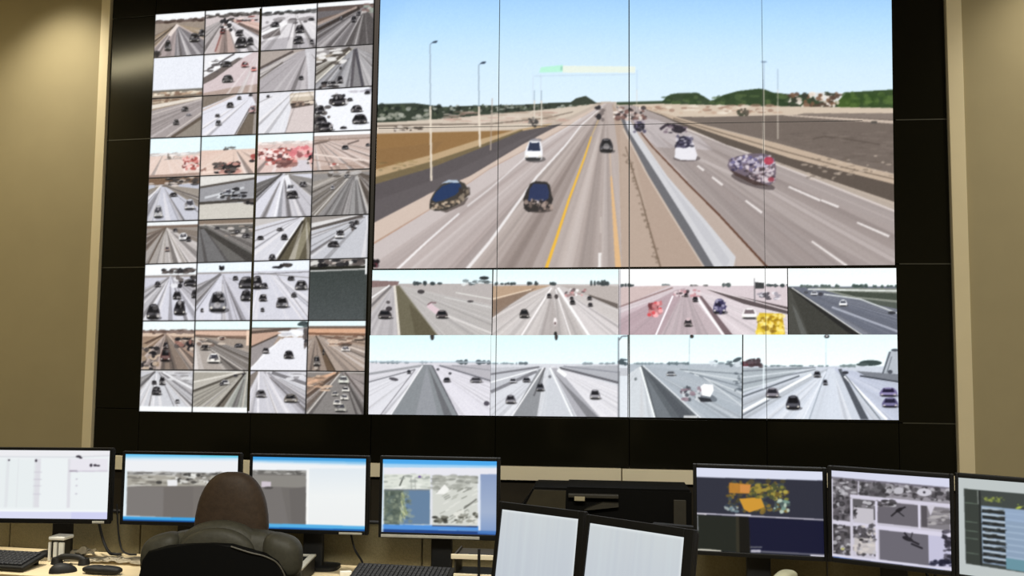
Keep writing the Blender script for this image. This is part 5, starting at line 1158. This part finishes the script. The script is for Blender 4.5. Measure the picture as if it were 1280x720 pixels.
def back_bend(x, y, z):
    return x * (1 - 0.10 * max(0, z) / 0.25), y + 0.5 * x * x + 0.06 * z, z - 0.07 * abs(x) * (1 if z > 0 else 0)


obj('backrest_cushion', pillow((0.005, 0.085, 0.80), (0.272, 0.055, 0.25), 5.0, bend=back_bend), M['leather'], CH, angle=180)
for s in (-1, 1):
    obj('shoulder_pad', pillow((s * 0.205 + 0.008, 0.082, 0.965), (0.066, 0.052, 0.068), 2.9, bend=lambda x, y, z: (x, y, z + 0.25 * -s * x)), M['leather'], CH, angle=180)
obj('neck_pillow', pillow((-0.005, 0.09, 0.998), (0.150, 0.046, 0.078), 2.6, bend=lambda x, y, z: (x, y, z - 1.5 * x * x)), M['leather'], CH, angle=180)
obj('neck_pillow', pillow((-0.005, 0.052, 0.992), (0.132, 0.030, 0.066), 2.6, bend=lambda x, y, z: (x, y, z - 1.7 * x * x)), M['leather'], CH, angle=180)
hr = obj('headrest', pillow((0.008, 0.165, 1.078), (0.130, 0.045, 0.152), 3.0, bend=lambda x, y, z: (x * (1 - 0.30 * max(0, (z + 0.05) / 0.2) ** 1.6), y + 0.8 * x * x, z)), M['leather_brown'], CH, angle=180)
hr['label'] = 'dark brown domed headrest'
obj('seat', pillow((0, 0.30, 0.47), (0.26, 0.25, 0.055), 4.0), M['leather'], CH, angle=180)
for s in (-1, 1):
    bm = bmesh.new()
    add_tube(bm, spline([(s * 0.25, 0.36, 0.45), (s * 0.305, 0.34, 0.52), (s * 0.305, 0.30, 0.63), (s * 0.305, 0.16, 0.655), (s * 0.30, 0.06, 0.65), (s * 0.255, 0.02, 0.66)], 8), 0.016, 10)
    arm = obj('armrest', bm, M['shell'], CH)
    obj('arm_pad', pillow((s * 0.305, 0.19, 0.67), (0.04, 0.13, 0.02), 3.5), M['leather'], arm, angle=180)
bm = bmesh.new()
add_cyl(bm, (0, 0.28, 0.10), (0, 0.28, 0.27), 0.03)
add_cyl(bm, (0, 0.28, 0.27), (0, 0.28, 0.40), 0.017)
add_box(bm, (0, 0.28, 0.405), (0.2, 0.24, 0.03), 0.008)
obj('gas_column', bm, M['steel'], CH)
for k in range(5):
    a = 2 * PI * k / 5 + 0.3
    d_ = Vector((math.cos(a), math.sin(a), 0))
    bm = bmesh.new()
    add_cyl(bm, Vector((0, 0.28, 0.105)) + d_ * 0.02, Vector((0, 0.28, 0.085)) + d_ * 0.29, 0.024, 0.014, 12)
    leg = obj('base_leg', bm, M['steel'], CH)
    bm = bmesh.new()
    t_ = Vector((-d_.y, d_.x, 0))
    for s in (-1, 1):
        c_ = Vector((0, 0.28, 0.03)) + d_ * 0.29 + t_ * 0.014 * s
        add_cyl(bm, c_ - t_ * 0.009, c_ + t_ * 0.009, 0.03, n=20)
    add_cyl(bm, Vector((0, 0.28, 0.03)) + d_ * 0.29, Vector((0, 0.28, 0.088)) + d_ * 0.29, 0.008, n=10)
    obj('caster', bm, M['shell'], leg)

# ------------------------------------------------------------------ things on the left desk
def keyboard(loc, rz, length, depth, rows, cols, label, rise, body, keys, rim=None):
    t = thing('keyboard', label, 'keyboard', loc, rz, 'black keyboards on the left desk')
    sl = math.atan2(rise, depth)
    R_ = Matrix.Translation((0, 0, 0.002)) @ Matrix.Rotation(sl, 4, 'X')
    bm = box((0, depth / 2, 0.011), (length, depth, 0.018), 0.006, 3, R_)
    obj('case', bm, body, t)
    bm = bmesh.new()
    kw, kd = (length - 0.03) / cols, (depth - 0.028) / rows
    for r_ in range(rows):
        c_ = 0
        while c_ < cols:
            n_ = 6 if (r_ == 0 and c_ == 4) else 1
            cx = -length / 2 + 0.015 + (c_ + n_ / 2) * kw
            add_box(bm, (cx, 0.013 + (r_ + 0.5) * kd, 0.0235), (kw * n_ - 0.003, kd - 0.003, 0.007), 0.0015, 1, R_)
            c_ += n_
    obj('keys', bm, keys, t)
    if rim is not None:
        bm = bmesh.new()
        for c_, s_ in (((0, 0.006, 0.0215), (length, 0.012, 0.005)), ((0, depth - 0.006, 0.0215), (length, 0.012, 0.005)),
                       ((-length / 2 + 0.006, depth / 2, 0.0215), (0.012, depth, 0.005)), ((length / 2 - 0.006, depth / 2, 0.0215), (0.012, depth, 0.005))):
            add_box(bm, c_, s_, 0.0015, 2, R_)
        obj('rim', bm, rim, t)
    for s_ in (-1, 1):
        obj('foot', bx(s_ * length * 0.4 - 0.015, s_ * length * 0.4 + 0.015, depth - 0.03, depth - 0.018, 0.0, rise * 0.92, None, 0.001), body, t)
    return t


keyboard((-2.18, 3.65, DZ + 0.001), -YA, 0.46, 0.15, 6, 21, 'black keyboard under the leftmost monitor with the spreadsheet page', 0.03, M['plastic2'], M['key'])
keyboard((-0.43, 3.43, DZ + 0.001), -YA, 0.40, 0.145, 6, 21, 'black keyboard in front of the monitor showing two map pictures', 0.036, M['plastic2'], M['key'])

tr = thing('desk_tray', 'silver rimmed tray on the desk at the right of the office chair', 'tray', (-0.962, 3.50, DZ + 0.001), 0.0)
obj('tray_floor', bx(-0.16, 0.16, -0.15, 0.15, 0.001, 0.03, None, 0.003), M['plastic2'], tr)
bm = ring(0.148, 0.148, (0.022, 0.022, 0.012, 0.012), 0.0, 0.062)
bmesh.ops.transform(bm, matrix=Matrix.Rotation(PI / 2, 4, 'X'), verts=bm.verts)
obj('side_wall', bm, M['plastic2'], tr)
bm = ring(0.148, 0.148, (0.026, 0.026, 0.016, 0.016), 0.0625, 0.072)
bmesh.ops.transform(bm, matrix=Matrix.Rotation(PI / 2, 4, 'X'), verts=bm.verts)
bmesh.ops.translate(bm, vec=(0, 0, 0.001), verts=bm.verts)
obj('rim', bm, M['silver'], tr)
bm = bmesh.new()
for i in range(5):
    for j in range(6):
        add_box(bm, (-0.1 + 0.05 * i, -0.11 + 0.042 * j, 0.045), (0.036, 0.026, 0.030), 0.004)
obj('divider_block', bm, M['copier_grey'], tr)


def mouse(loc, rz, label, mat):
    t = thing('computer_mouse', label, 'mouse', loc, rz)
    bm = pillow((0, 0, 0.0), (0.031, 0.052, 0.036), 2.5, 32, 20, bend=lambda x, y, z: (x * (1 - 0.1 * y / 0.05), y, max(0.0005, z * (1 - 0.35 * max(0, y) / 0.052))))
    obj('body', bm, mat, t, angle=60)
    bm = bmesh.new()
    add_cyl(bm, (-0.004, 0.026, 0.026), (0.004, 0.026, 0.026), 0.008, n=16)
    obj('scroll_wheel', bm, M['copier_grey'], t)
    return t


p = on(79, 710, DZ + 0.016)
mouse((p.x, p.y, DZ), -1.2, 'black computer mouse on the left desk beside the keyboard', M['plastic2'])
o = obj('glasses_case', pillow((0, 0, 0.017), (0.085, 0.028, 0.0165), 2.6, 40, 20, bend=lambda x, y, z: (x, y, z * (0.82 if abs(x) < 0.008 else 1))), M['plastic2'], angle=180, loc=(*on(128, 713, DZ + 0.014).xy, DZ), rz=-0.17)
tag(o, 'flat oval black case lying at the front of the left desk', 'case')

hs = thing('phone_handset', 'black phone handset lying behind the mouse on the left desk', 'phone', (-1.838, 3.762, DZ), -0.1)
bm = bmesh.new()
add_tube(bm, spline([(-0.062, 0, 0.018), (-0.03, 0, 0.030), (0.03, 0, 0.030), (0.062, 0, 0.018)], 6), 0.0125, 12)
obj('grip', bm, M['plastic2'], hs)
for s in (-1, 1):
    bm = bmesh.new()
    add_cyl(bm, (s * 0.06, 0, 0.0008), (s * 0.06, 0, 0.026), 0.024, 0.019, 20)
    obj('ear_piece' if s < 0 else 'mouth_piece', bm, M['plastic2'], hs)

pc = thing('pen_caddy', 'white slotted caddy with a flat lid standing under the leftmost monitor', 'caddy', (-1.915, 3.83, DZ), -0.15)
obj('core', bx(-0.027, 0.027, -0.02, 0.027, 0.004, 0.089, None, 0.003), M['tray'], pc)
for xa, w_ in ((-0.0325, 0.010), (-0.006, 0.016), (0.022, 0.024)):
    obj('bar', bx(xa - w_ / 2, xa + w_ / 2, -0.032, -0.021, 0.001, 0.081, None, 0.003), M['white'], pc)
obj('base', bx(-0.036, 0.036, -0.021, 0.034, 0.0005, 0.004, None, 0.001), M['white'], pc)
obj('lid', bx(-0.037, 0.037, -0.034, 0.034, 0.0895, 0.105, None, 0.005), M['white'], pc)

rnd = np.random.RandomState(5)
def crumple(nx, ny, sx, sy, h, seed, thick=0.0015):
    r_ = np.random.RandomState(seed)
    bm = bmesh.new()
    g = []
    k = r_.rand(5, 4) * np.array([70, 70, 6, 1]) + np.array([10, 10, 0, 0.3])
    for j in range(ny + 1):
        row = []
        for i in range(nx + 1):
            u, v = i / nx - 0.5, j / ny - 0.5
            x_, y_ = u * sx + 0.006 * r_.randn(), v * sy + 0.006 * r_.randn()
            z_ = sum(abs(math.sin(x_ * a_ + y_ * b_ + c_)) * d_ for a_, b_, c_, d_ in k) / 5
            z_ = h * z_ * (1 - 1.2 * (u * u + v * v)) + 0.002
            row.append(bm.verts.new((x_, y_, max(0.002, z_))))
        g.append(row)
    for a_, b_ in zip(g, g[1:]):
        for i in range(nx):
            bm.faces.new((a_[i], a_[i + 1], b_[i + 1], b_[i]))
    bmesh.ops.solidify(bm, geom=bm.faces[:], thickness=thick)
    return bm


o = obj('crumpled_tissue', crumple(12, 8, 0.10, 0.07, 0.075, 3), M['paper'], angle=20, loc=(-1.845, 3.885, DZ), rz=0.3)
tag(o, 'small crumpled pale tissue beside the white slotted caddy', 'tissue')
o = obj('paper_sheet', crumple(20, 8, 0.26, 0.09, 0.035, 8), M['paper'], angle=20, loc=(-1.655, 3.80, DZ), rz=-0.12)
tag(o, 'creased pale paper lying flat on the left desk beside the office chair', 'paper')
o = obj('eraser', bx(-0.024, 0.024, -0.012, 0.012, 0.0, 0.022, None, 0.005), M['white'], loc=(-0.655, 3.60, DZ), rz=0.25)
tag(o, 'small white eraser at the left end of the keyboard', 'eraser')


def cable(pts, r, label, mat='plastic2', group='cables hanging below the monitors'):
    bm = bmesh.new()
    add_tube(bm, spline(pts, 8), r, 8)
    o_ = obj('monitor_cable', bm, M[mat])
    return tag(o_, label, 'cable', group)


c0, c1, c2 = at(121, 640, 3.93), at(128, 672, 3.92), at(136, 690, 3.90)
cable([c0, c1, c2, (c2.x + 0.02, 3.91, DZ + 0.010), (c2.x + 0.05, 3.91, DZ + 0.009)], 0.006, 'thick black cable hanging below the right corner of the leftmost monitor')
c0, c1, c2 = at(146, 630, 3.94), at(148, 665, 3.93), at(152, 686, 3.92)
cable([c0, c1, c2, (c2.x + 0.03, 3.915, DZ + 0.010), (c2.x + 0.07, 3.91, DZ + 0.008)], 0.004, 'thin black cable hanging in the gap between the two leftmost monitors')
c0, c1, c2 = at(436, 655, 3.73), at(443, 685, 3.70), at(452, 701, 3.66)
cable([c0, c1, c2, (c2.x + 0.03, 3.61, DZ + 0.012), (c2.x + 0.06, 3.60, DZ + 0.010)], 0.0045, 'thin black cable running down to the keyboard below the half white monitor')

lt = thing('letter_tray', 'dark stacked letter tray with pale lips below the two map pictures monitor', 'tray', (-0.105, 3.38, DZ + 0.001), -0.12)
for z_, wd in ((0.070, 0.19), (0.140, 0.21)):
    sf = obj('shelf', bx(-wd / 2, wd / 2, -0.06, 0.10, z_ - 0.006, z_, None, 0.002), M['tray'], lt)
    obj('lip', bx(-wd / 2, wd / 2, -0.066, -0.061, z_ - 0.006, z_ + 0.012, None, 0.002), M['ledge'], sf)
obj('post', bx(-0.004, 0.006, -0.074, -0.067, 0.0, 0.175, None, 0.002), M['plastic2'], lt)
for s in (-1, 1):
    obj('side_wall', bx(s * 0.092 - 0.003, s * 0.092 + 0.003, -0.05, 0.09, 0.0, 0.15, None, 0.001), M['tray'], lt)

# ------------------------------------------------------------------ things on the right desk
ph = thing('desk_phone', 'black desk phone with a cream handset under the dark map monitor', 'phone', (0.945, 3.035, DZ + 0.001), -YB)
bm = bmesh.new()
vs = add_prism(bm, [(-0.09, 0.0), (0.085, 0.0), (0.085, 0.115), (0.03, 0.12), (-0.09, 0.03)], -0.08, 0.08)
bmesh.ops.transform(bm, matrix=Matrix(((0, 0, 1, 0), (1, 0, 0, 0), (0, 1, 0, 0), (0, 0, 0, 1))), verts=vs)
bmesh.ops.bevel(bm, geom=bm.edges[:], offset=0.006, segments=2, affect='EDGES')
obj('body', bm, M['plastic2'], ph)
bm = pillow((-0.02, 0.02, 0.146), (0.024, 0.075, 0.019), 2.6, 32, 20, bend=lambda x, y, z: (x + 0.35 * y, y, z + 0.12 * y - 4 * y * y))
h_ = obj('handset', bm, M['cream'], ph, angle=180)
h_['label'] = 'cream handset'
bm = bmesh.new()
for i in range(3):
    for j in range(4):
        add_box(bm, (0.025 + 0.018 * i, -0.07 + 0.017 * j, 0.058 + 0.0125 * j), (0.013, 0.011, 0.008), 0.002)
obj('buttons', bm, M['key'], ph)
c0, c1, c2 = at(1150, 700, 3.12), at(1158, 716, 3.10), at(1166, 735, 3.05)
cable([c0, c1, c2, (c2.x, 3.02, DZ + 0.2)], 0.005, 'short black cable loop hanging under the grey map tiles monitor')

# ------------------------------------------------------------------ copier behind the desks
CP = thing('office_copier', 'black floor standing copier behind the tilted blank monitors', 'copier', (0.54, 4.70, 0), -0.10)
HT = EYE - 0.70
TURN = Matrix(((1, 0, 0, 0), (0, 0, 1, 0), (0, 1, 0, 0), (0, 0, 0, 1)))
bm = bmesh.new()
vs = add_prism(bm, [(-0.51, 0.02), (0.41, 0.02), (0.41, HT), (-0.42, HT), (-0.46, HT - 0.07), (-0.51, HT - 0.14)], 0.0, 0.3)
bmesh.ops.transform(bm, matrix=TURN, verts=vs)
bmesh.ops.bevel(bm, geom=bm.edges[:], offset=0.008, segments=2, affect='EDGES')
obj('body', bm, M['copier'], CP)
bm = bmesh.new()
vs = add_prism(bm, [(-0.49, HT - 0.16), (-0.25, HT - 0.16), (-0.245, HT - 0.012), (-0.415, HT - 0.010), (-0.45, HT - 0.075)], -0.016, -0.001)
bmesh.ops.transform(bm, matrix=TURN, verts=vs)
obj('side_cover', bm, M['side_cover'], CP)
obj('lid', bx(-0.24, 0.40, 0.01, 0.29, HT + 0.0005, HT + 0.006, None, 0.002), M['copier'], CP)
cb = obj('control_bar', bx(-0.232, 0.03, -0.045, -0.001, HT - 0.042, HT - 0.024, None, 0.003), M['copier_grey'], CP)
obj('button_pad', bx(-0.20, -0.145, -0.056, -0.046, HT - 0.056, HT - 0.034, None, 0.002), M['tray_lip'], cb)
bm = bmesh.new()
vs = add_prism(bm, [(-0.15, HT - 0.108), (0.03, HT - 0.085), (0.03, HT - 0.068), (-0.05, HT - 0.064), (-0.13, HT - 0.094)], -0.04, -0.001)
bmesh.ops.transform(bm, matrix=TURN, verts=vs)
obj('paper_slot', bm, M['copier_grey'], CP)
obj('side_door', bx(0.315, 0.38, -0.012, -0.001, HT - 0.22, HT - 0.045, None, 0.004), M['copier_grey'], CP)
obj('plinth', bx(-0.46, 0.37, 0.03, 0.27, 0.0, 0.019, None, 0.002), M['plastic2'], CP)

# ------------------------------------------------------------------ light
def spot(name, loc, to, power, cone, blend, col=(1.0, 0.95, 0.83), size=0.06):
    l = bpy.data.lights.new(name, 'SPOT')
    l.energy, l.spot_size, l.spot_blend, l.color, l.shadow_soft_size = power, math.radians(cone), blend, col, size
    o_ = bpy.data.objects.new(name, l)
    COL.objects.link(o_)
    o_.location = loc
    o_.rotation_euler = (Vector(to) - Vector(loc)).to_track_quat('-Z', 'Y').to_euler()
    return o_


def area(name, loc, to, power, sx, sy, col=(1.0, 0.97, 0.87)):
    l = bpy.data.lights.new(name, 'AREA')
    l.shape, l.size, l.size_y, l.energy, l.color = 'RECTANGLE', sx, sy, power, col
    o_ = bpy.data.objects.new(name, l)
    COL.objects.link(o_)
    o_.location = loc
    o_.rotation_euler = (Vector(to) - Vector(loc)).to_track_quat('-Z', 'Y').to_euler()
    return o_


# long lamps in the ceiling near the side walls, washing the walls beside the video wall
area('side_lamp', (-4.42, 3.86, CEIL - 0.03), (-4.32, 3.86, 0), 40, 0.32, 1.1, (1.0, 0.87, 0.55))
area('side_lamp', (4.45, 3.2, CEIL - 0.03), (4.35, 3.2, 0), 52, 0.5, 1.2)
pl = FL @ Vector((-2.16, -0.52, 0))
pr = FM @ Vector((4.05, -0.50, 0))
spot('wall_washer_lamp', (pl.x, pl.y, CEIL - 0.04), (pl.x - 0.05, pl.y + 0.32, 2.6), 118, 88, 1.0)
spot('wall_washer_lamp', (pr.x, pr.y, CEIL - 0.04), (pr.x, pr.y + 0.32, 2.6), 66, 84, 1.0)
# downlights over the left desk
spot('desk_lamp', (-2.05, 3.40, CEIL - 0.04), (-2.02, 3.66, 0.76), 620, 22, 0.8, size=0.1)
spot('desk_lamp', (-0.40, 3.20, CEIL - 0.04), (-0.38, 3.46, 0.76), 480, 20, 0.8, size=0.1)
# unseen fill light added overhead behind the camera to brighten the whole room
area('fill_lamp', (0, -1.0, CEIL - 0.03), (0, -1.0, 0), 350, 2.4, 1.2)
w = bpy.data.worlds.new('world')
SC.world = w
w.use_nodes = True
w.node_tree.nodes['Background'].inputs['Color'].default_value = (1.0, 0.9, 0.75, 1)
w.node_tree.nodes['Background'].inputs['Strength'].default_value = 0.01
